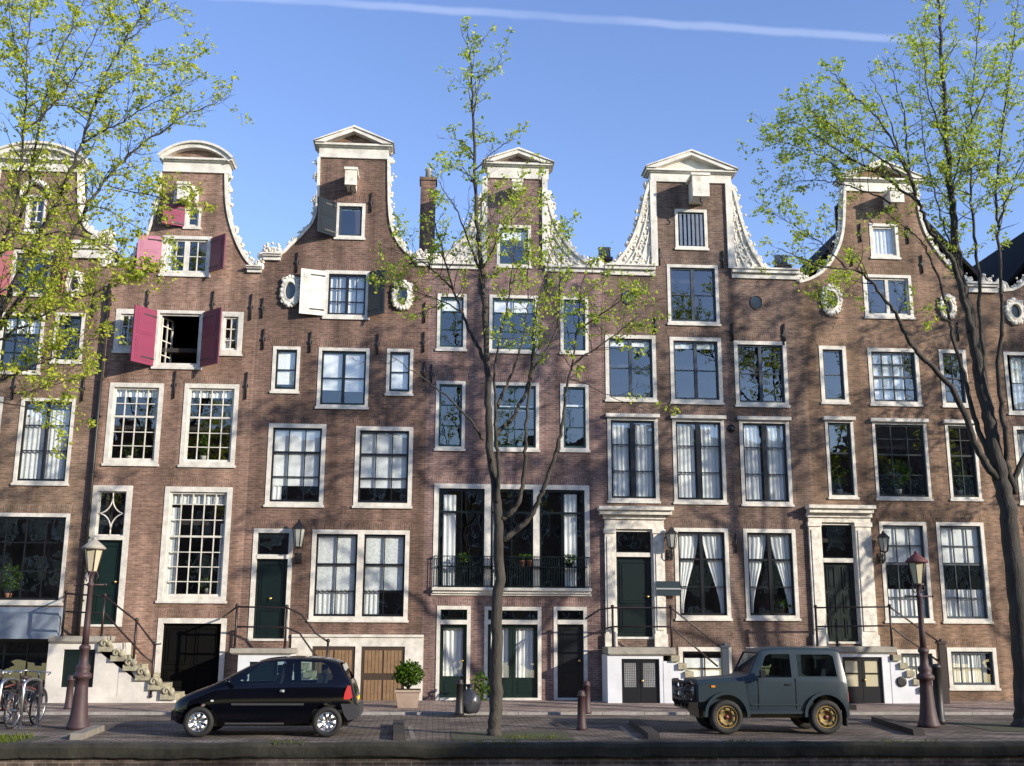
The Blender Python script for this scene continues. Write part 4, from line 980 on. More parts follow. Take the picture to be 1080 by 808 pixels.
# flower pots behind the balcony railing of house 4
def plant(mb, c, r, n, size, rs, up=.3, squash=1.0):
    for _ in range(n):
        while True:
            p = Vector((rs.uniform(-1, 1), rs.uniform(-1, 1), rs.uniform(-1, 1)))
            if p.length < 1: break
        p = Vector((p.x*r, p.y*r, p.z*r*squash))+Vector(c)
        d = Vector((rs.uniform(-1, 1), rs.uniform(-1, 1), rs.uniform(-.4, 1))).normalized(); e = d.cross(Vector((rs.uniform(-1, 1), rs.uniform(-1, 1), rs.uniform(-1, 1)))).normalized()
        s = size*rs.uniform(.6, 1.3); mb.add([p, p+d*s*.5+e*s*.28, p+d*s, p+d*s*.5-e*s*.28], [(0, 1, 2, 3)])
rs = random.Random(3)
for i, (px_, r_, lb) in enumerate(((551, .075, 'small terracotta pot beside another on the balcony ledge, nearer the trunk'), (558.5, .075, 'small terracotta pot on the balcony ledge, farther from the trunk'), (490, .12, 'leafy planter standing in the left balcony window'), (601, .12, 'leafy planter standing in the right balcony window'))):
    X = at(px_, 600, -.15)[0]; t = thing('flower_pot', lb, 'flower pot', (X, -.035, BALC), 'pots on the balcony ledge')
    hgt = .17 if i < 2 else .12
    mb = MB(); mb.lathe([(r_*.65, 0), (r_*.95, hgt*.8), (r_*1.08, hgt*.8), (r_*1.08, hgt), (r_*.9, hgt), (r_*.85, hgt-.04)], (X, -.035, BALC), 12); mb.build('pot', 'terracotta' if i < 2 else 'black', t)
    f = MB(); plant(f, (X, -.035, BALC+hgt+.07), r_*(1.0 if i < 2 else 1.3), 40 if i < 2 else 110, .09, rs); f.build('foliage', 'bush', t)

# ------------------------------------------------------------------ cars
def loft(st, prof):
    """st: list of stations (u, zb, zbelt, ztop, w, wr, crown); returns closed half-profile mesh verts"""
    vs = []; fs = []; n = None
    for S in st:
        p = prof(*S[1:]); ring = [(S[0], -a, b) for a, b in p]+[(S[0], a, b) for a, b in p[::-1] if a > 1e-6]
        n = len(ring); vs += ring
    for i in range(len(st)-1):
        for k in range(n):
            k2 = (k+1) % n; fs.append((i*n+k, (i+1)*n+k, (i+1)*n+k2, i*n+k2))
    fs.append(tuple(range(n))); fs.append(tuple(range((len(st)-1)*n, len(st)*n))[::-1])
    return vs, fs, n
def solidify_cut(name, vs, fs, mi, mats, cutters, sub=2, bevel=0, thick=.03):
    me = bpy.data.meshes.new(name); me.from_pydata(vs, [], fs); me.polygons.foreach_set('material_index', mi)
    bm = bmesh.new(); bm.from_mesh(me); bmesh.ops.recalc_face_normals(bm, faces=bm.faces); bm.to_mesh(me); bm.free()
    for k in mats: me.materials.append(M[k])
    o = bpy.data.objects.new(name, me); COL.objects.link(o)
    if sub: a = o.modifiers.new('s', 'SUBSURF'); a.levels = a.render_levels = sub
    if bevel: a = o.modifiers.new('b', 'BEVEL'); a.width = bevel; a.segments = 2; a.limit_method = 'ANGLE'; a.angle_limit = R(25)
    a = o.modifiers.new('t', 'SOLIDIFY'); a.thickness = thick; a.offset = -1
    tmp = []
    for c in cutters:
        cm = bpy.data.meshes.new('cutter'); cm.from_pydata([v for v in c.v], [], c.f)
        bm = bmesh.new(); bm.from_mesh(cm); bmesh.ops.recalc_face_normals(bm, faces=bm.faces); bm.to_mesh(cm); bm.free()
        co = bpy.data.objects.new('cutter', cm); COL.objects.link(co); tmp.append(co)
        b = o.modifiers.new('c', 'BOOLEAN'); b.operation = 'DIFFERENCE'; b.object = co; b.solver = 'EXACT'
    dg = bpy.context.evaluated_depsgraph_get(); dg.update()
    res = bpy.data.meshes.new_from_object(o.evaluated_get(dg)); res.name = name
    bpy.data.objects.remove(o)
    for c in tmp: bpy.data.objects.remove(c)
    for p in res.polygons: p.use_smooth = True
    if hasattr(res, 'set_sharp_from_angle'): res.set_sharp_from_angle(angle=R(32))
    return res
def attach(me, name, parent, T):
    o = bpy.data.objects.new(name, me); COL.objects.link(o); o.parent = parent; me.transform(T); ORG[o.name] = ORG[parent.name]; return o
def seg_prism(mb, poly, y0, y1, m=0): return mb.prism(poly, y0, y1, m)
def wheel(parent, c, r, w_, side, rim, spokes, T, hub=None, holes=False):
    """side -1: outer face towards -y"""
    tf = Matrix.Translation(c) @ Matrix.Rotation(R(90)*(1 if side < 0 else -1), 4, 'X')
    mb = MB(); rr = r*.66
    mb.lathe([(rr, -w_/2), (r*.9, -w_/2), (r*.985, -w_*.36), (r, -w_*.2), (r, w_*.2), (r*.985, w_*.36), (r*.9, w_/2), (rr*1.02, w_/2), (rr*.98, w_*.3), (rr*.98, -w_*.5)], n=30, T=T @ tf)
    W = mb.build('wheel', 'rubber', parent)
    b = MB()
    b.lathe([(rr*.995, w_*.25), (rr*1.0, w_*.44), (rr*.9, w_*.46), (rr*.87, w_*.2), (rr*.86, -w_*.2)], n=30, T=T @ tf)
    if holes:
        b.lathe([(rr*.9, w_*.30), (rr*.62, w_*.36), (rr*.5, w_*.24), (rr*.3, w_*.25), (.001, w_*.27)], n=30, T=T @ tf)
    else:
        for k in range(spokes):
            a = 2*math.pi*k/spokes
            for da in (-.11, .11):
                p = Vector((math.cos(a+da*.4)*rr*.18, math.sin(a+da*.4)*rr*.18, w_*.36)); q = Vector((math.cos(a+da)*rr*.9, math.sin(a+da)*rr*.9, w_*.42))
                b.tube([p, q], [.018, .015], 6, T=T @ tf)
        b.lathe([(rr*.24, w_*.2), (rr*.24, w_*.42), (rr*.15, w_*.46), (.001, w_*.46)], n=16, T=T @ tf)
    rm = b.build('rim', rim, W)
    k_ = MB(); k_.lathe([(rr*.86, -w_*.1), (rr*.86, w_*.0)], n=24, T=T @ tf)
    if holes:
        for k in range(8):
            a = 2*math.pi*k/8+.2; k_.lathe([(rr*.115, w_*.2), (rr*.115, w_*.375)], (math.cos(a)*rr*.72, math.sin(a)*rr*.72, 0), 10, T=T @ tf)
        k_.lathe([(rr*.2, w_*.2), (rr*.2, w_*.4)], n=12, m=1, T=T @ tf)
    k_.build('hub', ['black', 'redpaint'], W)
    return W
def hatchback():
    gx0, gy = gnd(208, 778); gx1, _ = gnd(344, 778)
    L_ = 3.43; fo = .53; wb = gx1-gx0; Yn = gy
    S_ = wb/2.36; W = .815
    org = Vector((gx0-fo*S_, gy+.02+W-.06, 0))
    t = thing('parked_car', 'small black three-door hatchback with silver spoked wheels parked facing left', 'car', org+Vector((1.7, 0, 0)))
    T = Matrix.Translation(org) @ Matrix.Scale(S_, 4)
    def prof(zb, zbelt, ztop, w, wr):
        zm = zb+(zbelt-zb)*.55
        return [(0, zb), (w*.8, zb), (w*.955, zb+.07), (w, zm), (w*.985, zbelt-.10), (w*.955, zbelt), (wr+(w*.955-wr)*.42, zbelt+(ztop-zbelt)*.55), (wr, ztop-.055*(ztop-zbelt > .12)-.01), (wr*.82, ztop), (0, ztop+.02)]
    st = [(0, .34, .50, .56, .52, .46), (.03, .24, .56, .62, .62, .52), (.12, .20, .62, .69, .72, .58), (.30, .19, .72, .79, .79, .62), (.52, .19, .80, .87, .81, .64), (.78, .19, .90, .965, .815, .66), (.90, .19, .92, 1.03, .815, .66),
          (1.18, .19, .93, 1.20, .815, .62), (1.50, .19, .94, 1.365, .815, .585), (1.75, .19, .945, 1.42, .815, .58), (2.2, .19, .95, 1.445, .815, .58), (2.65, .19, .955, 1.43, .815, .575), (2.95, .20, .96, 1.395, .81, .565), (3.10, .21, .96, 1.33, .80, .56), (3.22, .22, .96, 1.13, .78, .60), (3.32, .24, .90, .98, .755, .62), (3.40, .30, .62, .70, .70, .56), (3.43, .38, .50, .56, .60, .48)]
    vs, fs, n = loft(st, prof); mi = [0]*len(fs)
    cut = []
    for xc in (.53, .53+2.36):
        for sy in (-1, 1):
            c = MB(); c.tube([(xc, sy*.56, .275), (xc, sy*1.0, .275)], .335, 28); cut.append(c)
    win = [[(1.00, .945), (1.10, 1.03), (1.42, 1.26), (1.66, 1.345), (2.06, 1.36), (2.06, .965), (1.1, .94)],
           [(2.20, .965), (2.20, 1.36), (2.72, 1.345), (2.84, 1.30), (2.96, 1.10), (2.94, 1.02), (2.86, .97)]]
    for p in win:
        c = MB(); c.prism(p, -1.2, 1.2); cut.append(c)
    # windscreen and tailgate glass openings
    c = MB(); c.add([(.93, -.5, 1.075), (.93, .5, 1.075), (1.50, .47, 1.39), (1.50, -.47, 1.39), (1.07, -.5, .96), (1.07, .5, .96), (1.62, .47, 1.27), (1.62, -.47, 1.27)], [(0, 1, 2, 3), (7, 6, 5, 4), (0, 4, 5, 1), (1, 5, 6, 2), (2, 6, 7, 3), (3, 7, 4, 0)]); cut.append(c)
    c = MB(); c.add([(3.16, -.45, 1.36), (3.16, .45, 1.36), (3.36, .5, 1.05), (3.36, -.5, 1.05), (2.98, -.45, 1.29), (2.98, .45, 1.29), (3.12, .5, .98), (3.12, -.5, .98)], [(0, 1, 2, 3), (7, 6, 5, 4), (0, 4, 5, 1), (1, 5, 6, 2), (2, 6, 7, 3), (3, 7, 4, 0)]); cut.append(c)
    me = solidify_cut('body', vs, fs, mi, ['navy'], cut, sub=2)
    body = attach(me, 'body', t, Matrix.Translation(org-ORG[t.name]) @ Matrix.Scale(S_, 4)); 
    for i, p in enumerate(win):
        for sy in (-1, 1):
            def wy(x, z): return sy*(.772-(z-.95)*.44-.025)
            g = MB(); g.add([T @ Vector((x, wy(x, z), z)) for x, z in p], [tuple(range(len(p)))]); g.build('side_window', 'carglass', t)
    g = MB(); g.add([T @ Vector(v) for v in ((.93, -.54, 1.03), (.93, .54, 1.03), (1.52, .5, 1.345), (1.52, -.5, 1.345))], [(0, 1, 2, 3)]); g.build('windscreen', 'carglass', t)
    g = MB(); g.add([T @ Vector(v) for v in ((3.115, -.5, 1.31), (3.115, .5, 1.31), (3.24, .55, 1.03), (3.24, -.55, 1.03))], [(0, 1, 2, 3)]); g.build('rear_window', 'carglass', t)
    mb = MB(); mb.box(.2, 3.25, -.5, .5, .18, .42, T=T); mb.box(.9, 2.95, -.7, .7, .36, .5, T=T); mb.box(.75, .85, -.7, .7, .2, .85, T=T); mb.build('chassis', 'black', t)
    for sx, nm in ((1.75, 'front_seat'), (2.55, 'rear_seat')):
        for sy in ((-.36, .36) if sx < 2 else (0,)):
            hw = .22 if sx < 2 else .6; mb = MB(); mb.box(sx-.45, sx+.05, sy-hw, sy+hw, .5, .66, T=T); mb.prism([(sx-.02, .6), (sx+.1, .6), (sx+.24, 1.1), (sx+.14, 1.12)], sy-hw, sy+hw, T=T); mb.box(sx+.14, sx+.24, sy-.13, sy+.13, 1.13, 1.29, T=T); mb.build('seat', 'seat', t)
    for xc in (.53, .53+2.36):
        for sy in (-1, 1): wheel(t, Vector((xc, sy*.725, .275)), .275, .17, sy, 'alloy', 8, T)
    # bumpers, lamps, trim
    for sy in (-1, 1):
        mb = MB(); mb.prism([(3.13, .60), (3.37, .60), (3.46, .50), (3.44, .34), (3.28, .30), (3.20, .40)], sy*.55, sy*.80, T=T); mb.build('bumper_corner', 'darkplastic', t)
        mb = MB(); mb.prism([(3.18, .68), (3.29, .68), (3.345, .72), (3.30, .93), (3.25, .93), (3.20, .80)], sy*.60, sy*.802, T=T); mb.build('tail_lamp', 'taillamp', t)
        mb = MB(); mb.ball((.16, sy*.5, .60), (.10, .17, .085), T=T); mb.build('headlight', 'headlamp', t)
        mb = MB(); mb.box(1.12, 2.45, sy*.81, sy*.832, .575, .612, T=T); mb.build('side_moulding', 'darkplastic', t)
        mb = MB(); mb.ball((1.06, sy*.90, 1.0), (.06, .10, .07), T=T); mb.tube([(1.1, sy*.76, .95), (1.06, sy*.86, .97)], .025, 6, T=T); mb.build('wing_mirror', 'navy', t)
        mb = MB(); mb.tube([(2.00, sy*.82, .83), (2.08, sy*.835, .83)], .025, 8, T=T); mb.build('door_handle', 'zinc', t)
        mb = MB(); mb.box(.74, .79, sy*.80, sy*.822, .64, .67, T=T); mb.build('side_indicator', 'headlamp', t)
        mb = MB(); mb.box(1.02, 2.10, sy*.806, sy*.82, .235, .265, T=T); mb.build('sill', 'darkplastic', t)
        for x_ in (1.0, 2.12): pass
    mb = MB(); mb.box(3.36, 3.47, -.6, .6, .36, .56, T=T); mb.build('bumper', 'darkplastic', t)
    mb = MB(); mb.box(-.035, .03, -.5, .5, .28, .46, T=T); mb.build('bumper', 'darkplastic', t)
    mb = MB(); mb.box(3.40, 3.415, -.26, .26, .6, .71, T=T); mb.build('number_plate', 'plate', t)
hatchback()
def offroader():
    gx0, gy = gnd(766, 775); gx1, _ = gnd(869, 775); S_ = (gx1-gx0)/2.03; S_ = S_*1.03; W = .73
    org = Vector((gx0-.80*S_+.03, gy+W-.04, 0))
    t = thing('parked_car', 'boxy blue-grey off-roader with gold wheels and a black bull bar, parked facing left', 'car', org+Vector((1.7, 0, 0)))
    T = Matrix.Translation(org) @ Matrix.Scale(S_, 4)
    def prof(zb, zbelt, ztop, w, wr):
        return [(0, zb), (w*.93, zb), (w*.99, zb+.05), (w, zbelt-.05), (w*.985, zbelt), (wr, ztop-.05), (wr*.93, ztop-.008), (0, ztop+.012)]
    st = [(.22, .52, .93, 1.02, .60, .56), (.25, .50, .96, 1.05, .61, .57), (.8, .46, 1.0, 1.09, .62, .58), (1.16, .44, 1.03, 1.115, .64, .60), (1.2, .42, 1.04, 1.125, .70, .66), (1.28, .40, 1.05, 1.14, .71, .665), (1.52, .40, 1.05, 1.60, .71, .59), (1.62, .40, 1.05, 1.66, .71, .585), (1.9, .40, 1.05, 1.69, .71, .58), (2.6, .40, 1.05, 1.69, .71, .58), (3.12, .42, 1.05, 1.67, .71, .585), (3.2, .44, 1.05, 1.63, .70, .59), (3.30, .46, 1.03, 1.08, .69, .66), (3.31, .48, .98, 1.03, .68, .65)]
    vs, fs, n = loft(st, prof); cut = []
    WX = (.80, .80+2.03)
    for xc in WX:
        for sy in (-1, 1): c = MB(); c.tube([(xc, sy*.45, .37), (xc, sy*1.1, .37)], .43, 28); cut.append(c)
    win = [[(1.50, 1.10), (1.50, 1.16), (1.66, 1.52), (1.74, 1.555), (2.16, 1.555), (2.16, 1.10)], [(2.30, 1.12), (2.30, 1.55), (2.98, 1.55), (3.06, 1.51), (3.10, 1.12)]]
    for p in win: c = MB(); c.prism(p, -1.2, 1.2); cut.append(c)
    fw = MB(); fw.add([(1.18, -.55, 1.20), (1.18, .55, 1.20), (1.46, .53, 1.60), (1.46, -.53, 1.60), (1.42, -.55, 1.16), (1.42, .55, 1.16), (1.62, .53, 1.53), (1.62, -.53, 1.53)], [(0, 1, 2, 3), (7, 6, 5, 4), (0, 4, 5, 1), (1, 5, 6, 2), (2, 6, 7, 3), (3, 7, 4, 0)]); cut.append(fw)
    c = MB(); c.add([(3.1, -.5, 1.15), (3.4, -.5, 1.15), (3.4, .5, 1.15), (3.1, .5, 1.15), (3.1, -.48, 1.53), (3.4, -.48, 1.53), (3.4, .48, 1.53), (3.1, .48, 1.53)], [(0, 3, 2, 1), (4, 5, 6, 7), (0, 1, 5, 4), (1, 2, 6, 5), (2, 3, 7, 6), (3, 0, 4, 7)]); cut.append(c)
    me = solidify_cut('body', vs, fs, [0]*len(fs), ['jeepblue'], cut, sub=0, bevel=.022)
    attach(me, 'body', t, Matrix.Translation(org-ORG[t.name]) @ Matrix.Scale(S_, 4))
    for p in win:
        for sy in (-1, 1): g = MB(); g.add([T @ Vector((x, sy*(.695-(z-1.05)*.19-.012), z)) for x, z in p], [tuple(range(len(p)))]); g.build('side_window', 'carglass', t)
    g = MB(); g.add([T @ Vector(v) for v in ((1.315, -.56, 1.17), (1.315, .56, 1.17), (1.53, .54, 1.57), (1.53, -.54, 1.57))], [(0, 1, 2, 3)]); g.build('windscreen', 'carglass', t)
    g = MB(); g.add([T @ Vector(v) for v in ((3.27, -.52, 1.13), (3.27, .52, 1.13), (3.21, .5, 1.55), (3.21, -.5, 1.55))], [(0, 1, 2, 3)]); g.build('rear_window', 'carglass', t)
    mb = MB(); mb.box(.3, 3.2, -.42, .42, .30, .5, T=T); mb.box(1.25, 3.1, -.64, .64, .5, .6, T=T); mb.box(1.2, 1.25, -.6, .6, .5, 1.05, T=T); mb.tube([(WX[0], -.6, .34), (WX[0], .6, .34)], .05, 8, T=T); mb.tube([(WX[1], -.6, .34), (WX[1], .6, .34)], .05, 8, T=T); mb.build('chassis', 'black', t)
    for sx in (2.0, 2.75):
        for sy in (-.33, .33):
            mb = MB(); mb.box(sx-.42, sx+.05, sy-.21, sy+.21, .6, .85, T=T); mb.prism([(sx-.02, .8), (sx+.1, .8), (sx+.2, 1.25), (sx+.1, 1.27)], sy-.21, sy+.21, T=T); mb.box(sx+.1, sx+.2, sy-.13, sy+.13, 1.27, 1.45, T=T); mb.build('seat', 'seat', t)
    for xc in WX:
        for sy in (-1, 1):
            wheel(t, Vector((xc, sy*.62, .335)), .335, .20, sy, 'gold', 0, T, holes=True)
            # flared wing: arch of plates
            mb = MB(); P = [(xc+.46*math.cos(a), .37+.46*math.sin(a)) for a in [R(-4)+R(188)*j/14 for j in range(15)]]; Q = [(xc+.40*math.cos(a), .37+.40*math.sin(a)) for a in [R(-4)+R(188)*j/14 for j in range(15)]]
            for a, b, c_, d in zip(P, P[1:], Q[1:], Q): mb.prism([a, b, c_, d], sy*.60, sy*.765, T=T)
            mb.build('wheel_arch', 'jeepblue', t)
    for sy in (-1, 1):
        mb = MB(); mb.prism([(.24, .62), (.24, .945), (.45, .985), (1.29, 1.035), (1.29, .46), (1.225, .46)]+[(.80+.43*math.cos(R(q)), .37+.43*math.sin(R(q))) for q in range(12, 146, 8)], sy*.60, sy*.70, T=T); mb.build('front_wing', 'jeepblue', t)
        mb = MB(); mb.lathe([(.085, 0), (.085, .04), (.03, .055)], n=14, T=T @ Matrix.Translation((.22, sy*.43, .82)) @ Matrix.Rotation(R(-90), 4, 'Y')); mb.build('headlight', 'headlamp', t)
        mb = MB(); mb.box(.50, .58, sy*.70, sy*.715, .905, .945, T=T); mb.build('side_indicator', 'amber', t)
        mb = MB(); mb.box(1.47, 1.56, sy*.78, sy*.90, 1.10, 1.25, T=T); mb.tube([(1.5, sy*.70, 1.12), (1.5, sy*.8, 1.16)], .02, 6, T=T); mb.build('wing_mirror', 'black', t)
        mb = MB(); mb.box(2.02, 2.13, sy*.715, sy*.735, .955, .98, T=T); mb.build('door_handle', 'black', t)
        for x_ in (1.46, 2.23): mb = MB(); mb.box(x_-.006, x_+.006, sy*.70, sy*.716, .5, 1.08, T=T); mb.build('door_gap', 'black', t)
        mb = MB(); mb.box(1.30, 2.34, sy*.70, sy*.722, .56, .585, T=T); mb.box(1.26, 2.36, sy*.69, sy*.73, .40, .45, T=T); mb.build('sill', 'jeepblue', t)
        mb = MB(); mb.box(3.30, 3.33, sy*.50, sy*.64, .62, .82, T=T); mb.build('tail_lamp', 'taillamp', t)
        mb = MB(); mb.box(3.22, 3.25, sy*.5, sy*.74, .16, .46, T=T); mb.build('mud_flap', 'rubber', t)
    mb = MB(); mb.box(3.30, 3.47, -.66, .66, .47, .57, T=T); mb.build('bumper', 'black', t)
    mb = MB(); mb.box(.04, .22, -.70, .70, .46, .62, T=T); mb.build('bumper', 'black', t)
    mb = MB(); mb.box(.195, .225, -.52, .52, .66, .93, T=T); mb.build('grille', 'black', t)
    mb = MB()
    for z in (.66, .84, 1.0): mb.tube(bend([(.12, -.62, z), (-.01, -.5, z), (-.04, 0, z), (-.01, .5, z), (.12, .62, z)], 4), .035, 8, T=T)
    for y in (-.5, -.2, .2, .5): mb.tube([(.06, y, .5), (-.01, y, .6), (-.01, y, 1.0)], .033, 8, T=T)
    for y in (-.52, .52): mb.tube([(.0, y, 1.0), (.2, y, .96)], .03, 8, T=T)
    mb.build('bull_bar', 'black', t)
    for y in (-.3, .3): mb = MB(); mb.lathe([(.09, 0), (.09, .06), (.05, .1)], n=14, T=T @ Matrix.Translation((-.06, y, .80)) @ Matrix.Rotation(R(90), 4, 'Y')); mb.build('fog_lamp', 'zinc', t)
    mb = MB(); mb.lathe([(.31, 0), (.34, .04), (.34, .16), (.3, .2)], n=24, T=T @ Matrix.Translation((3.31, .18, .95)) @ Matrix.Rotation(R(90), 4, 'Y')); mb.build('spare_wheel', 'rubber', t)
offroader()

# ------------------------------------------------------------------ street furniture
def lamp(label, px, ytop, ybot, roofm, flip=0):
    x, y = gnd(px, ybot); Zt = at(px+ (98-80 if flip == 0 else -5), ytop, y)[1]
    t = thing('street_lamp', label, 'street lamp', (x, y, 0), 'lamp posts along the quay'); h = Zt; SQ = Matrix.Translation((x, y, 0)) @ Matrix.Diagonal((.78, .78, 1, 1)) @ Matrix.Translation((-x, -y, 0))
    mb = MB()
    mb.lathe([(.30, 0), (.30, .06), (.27, .1), (.235, .2), (.20, .4), (.18, .62), (.165, .82), (.165, .95), (.23, .97), (.24, 1.03), (.21, 1.06), (.16, 1.1), (.19, 1.16), (.18, 1.2), (.12, 1.26), (.10, 1.5), (.145, 1.53), (.145, 1.58), (.10, 1.62)], (x, y, 0), 24, flute=.05, T=SQ)
    mb.lathe([(.085, 1.6), (.08, 2.0), (.065, h-.95), (.09, h-.93), (.09, h-.89), (.055, h-.86), (.05, h-.74), (.09, h-.70), (.10, h-.66)], (x, y, 0), 16, T=SQ)
    mb.tube([(x-.29, y, h-.91), (x+.29, y, h-.91)], .018, 6); mb.ball((x-.3, y, h-.91), .03); mb.ball((x+.3, y, h-.91), .03)
    mb.build('post', 'lamppaint', t)
    w0, w1, z0, z1 = .105, .185, h-.64, h-.18
    f = MB()
    f.lathe([(w0+.02, z0-.03), (w0+.02, z0)], (x, y, 0), 8, smooth=False); f.lathe([(w1+.05, z1-.02), (w1+.055, z1+.015), (w1*.85, z1+.09), (w1*.42, z1+.15), (.06, z1+.17)], (x, y, 0), 16, m=1); f.ball((x, y, z1+.19), (.05, .05, .05), m=1)
    for k in range(6):
        a = 2*math.pi*k/6; f.tube([(x+w0*math.cos(a), y+w0*math.sin(a), z0), (x+w1*1.02*math.cos(a), y+w1*1.02*math.sin(a), z1)], .011, 5)
    for k in range(4):
        a = 2*math.pi*k/4; f.tube([(x+.08*math.cos(a), y+.08*math.sin(a), h-.84), (x+.14*math.cos(a), y+.14*math.sin(a), h-.74), (x+.1*math.cos(a), y+.1*math.sin(a), h-.65)], .012, 5)
    lf = f.build('lantern_frame', ['lamppaint', roofm], t)
    g = MB(); g.lathe([(w0*.97, z0), (w1*.98, z1-.015)], (x, y, 0), 6, smooth=False); g.build('lantern_glass', 'lampglass', lf)
lamp('maroon cast-iron lamp post with a grey lantern roof beside the bicycles', 82, 569, 769, 'stone')
lamp('maroon cast-iron lamp post with a red lantern roof beside the large trunk', 980, 584, 767, 'redroof', 1) if 'redroof' in M or mat('redroof', (.095, .028, .03), .7) else None
def bollard(px, ybot, ytop, label, z=0., m='lamppaint'):
    x, y = gnd(px, ybot, z); h = at(px, ytop, y)[1]-z; t = MB()
    t.lathe([(.11, 0), (.11, .05), (.095, .08), (.085, .4*h), (.075, h*.84), (.092, h*.85), (.092, h*.88), (.07, h*.9), (.075, h*.95), (.05, h*.99), (.01, h)], (x, y, z), 14)
    o = t.build('bollard', m, loc=(x, y, z)); tag(o, label, 'bollard', 'maroon iron bollards along the kerb')
bollard(72, 748, 712, 'iron bollard standing just left of the left lamp post', SZ)
bollard(484.5, 754, 716, 'grey iron bollard beside the dark rubbish bag', SZ, 'iron')
bollard(613.5, 770, 728, 'nearest maroon bollard on the road between the slim tree and the off-roader')
bollard(619, 753, 718, 'maroon bollard on the pavement edge behind the nearest bollard', SZ)
x, y = gnd(992, 764); h = at(992, 700, y)[1]; mb = MB(); mb.lathe([(.12, 0), (.12, .1), (.1, .12), (.1, h-.1), (.12, h-.08), (.1, h-.02), (.02, h)], (x, y, 0), 12); tag(mb.build('iron_post', 'iron', loc=(x, y, 0)), 'dark round iron post right behind the right lamp post base', 'post')
# rubbish bag
x, y = gnd(495, 753, SZ); mb = MB(); rs = random.Random(5)
pr = [(.02, 0), (.17, .02), (.235, .12), (.25, .25), (.21, .4), (.12, .5), (.05, .56), (.05, .58), (.1, .66)]; n = 18; vs = []; fs = []
for r_, z_ in pr:
    for k in range(n): a = 2*math.pi*k/n; q_ = r_*(1+.13*math.sin(3*a+z_*9)+rs.uniform(-.09, .09)); vs.append((x+q_*math.cos(a), y+q_*math.sin(a), SZ+z_))
for i in range(len(pr)-1):
    for k in range(n): fs.append((i*n+k, i*n+(k+1) % n, (i+1)*n+(k+1) % n, (i+1)*n+k))
fs.append(tuple(range(n-1, -1, -1))); mb.add(vs, fs, 0, True); tag(mb.build('rubbish_bag', 'bag', loc=(x, y, SZ)), 'knotted dark grey rubbish bag on the pavement beside a bollard', 'rubbish bag')
# potted bush
x, y = gnd(430, 746, SZ); zt = at(430, 727, y)[1]; z2 = at(430, 700, y)[1]
t = thing('potted_bush', 'round green bush in a tapered clay-coloured planter beside the wooden cellar doors', 'potted plant', (x, y, SZ))
mb = MB(); w0, w1 = .24, .30
mb.add([(x+a*w, y+b*w, z) for w, z in ((w0, SZ), (w1, zt)) for a, b in ((-1, -1), (1, -1), (1, 1), (-1, 1))], [(3, 2, 1, 0), (4, 5, 6, 7), (0, 1, 5, 4), (1, 2, 6, 5), (2, 3, 7, 6), (3, 0, 4, 7)]); mb.box(x-w1-.02, x+w1+.02, y-w1-.02, y+w1+.02, zt-.06, zt); mb.build('planter', 'potclay', t)
f = MB(); rs = random.Random(8); plant(f, (x, y, (zt+z2)/2+.05), .37, 1500, .085, rs, squash=.85); f.build('foliage', 'bush', t)
mb = MB()
for k in range(9): a = k*.7; mb.tube([(x, y, zt-.02), (x+.12*math.cos(a), y+.12*math.sin(a), zt+.2), (x+.28*math.cos(a), y+.28*math.sin(a), zt+.45)], [.018, .012, .006], 5)
mb.build('stem', 'bark', t)
x, y = gnd(507, 741, SZ); f = MB(); rs = random.Random(9)
t = thing('wall_shrub', 'small green shrub growing against the brick between two glazed doors', 'shrub', (x, y, SZ)); plant(f, (x, y, SZ+.36), .3, 170, .12, rs, squash=1.25); f.build('foliage', 'bush', t)
mb = MB(); [mb.tube([(x, y, SZ), (x+.1*math.cos(k*2), y+.1*math.sin(k*2), SZ+.3), (x+.2*math.cos(k*2), y+.2*math.sin(k*2), SZ+.6)], [.015, .01, .005], 5) for k in range(5)]; mb.build('stem', 'bark', t)
# parking bay beams
for p0, p1, m_, lb in (((104, 771), (80, 780.5), 'paletimber', 'pale worn timber beam on the quay beside the left lamp post'), ((420, 765), (421, 781), 'timber', 'dark timber beam seen end-on between the hatchback and the slim tree'),
                     ((669, 764), (690, 780), 'timber', 'dark timber beam on the quay in front of the off-roader'), ((924, 761), (970, 776), 'timber', 'dark timber beam on the quay behind the off-roader')):
    a = Vector((*gnd(*p0), 0)); b = Vector((*gnd(*p1), 0)); b.y = max(b.y, QY+.1) if b.y < QY+.1 else b.y; d = (b-a).normalized(); e = Vector((-d.y, d.x, 0))*.11; hh = .11
    mb = MB(); q_ = [a-e, b-e, b+e, a+e]; vs = [v+Vector((0, 0, .0)) for v in q_]+[v*1+Vector((0, 0, hh)) for v in q_]
    c_ = (a+b)/2; vs = vs[:4]+[c_+(v-c_)*.97 for v in q_]; vs = vs[:4]+[Vector((v.x, v.y, hh)) for v in vs[4:]]
    mb.add(vs, [(3, 2, 1, 0), (4, 5, 6, 7), (0, 1, 5, 4), (1, 2, 6, 5), (2, 3, 7, 6), (3, 0, 4, 7)]); tag(mb.build('parking_beam', m_, loc=tuple(c_)), lb, 'parking beam', 'timber beams dividing the parking bays')
for p0, p1 in (((654, 766), (672, 781)), ((104, 765), (70, 775)), ((432, 766), (436, 780))):
    a = Vector((*gnd(*p0), .004)); b_ = Vector((*gnd(*p1), .004)); b_.y = max(b_.y, QY+.6); e = Vector((.045, 0, 0)); mb = MB(); mb.quad(a-e, b_-e, b_+e, a+e); tag(mb.build('bay_marking', 'paletimber'), kind='structure')
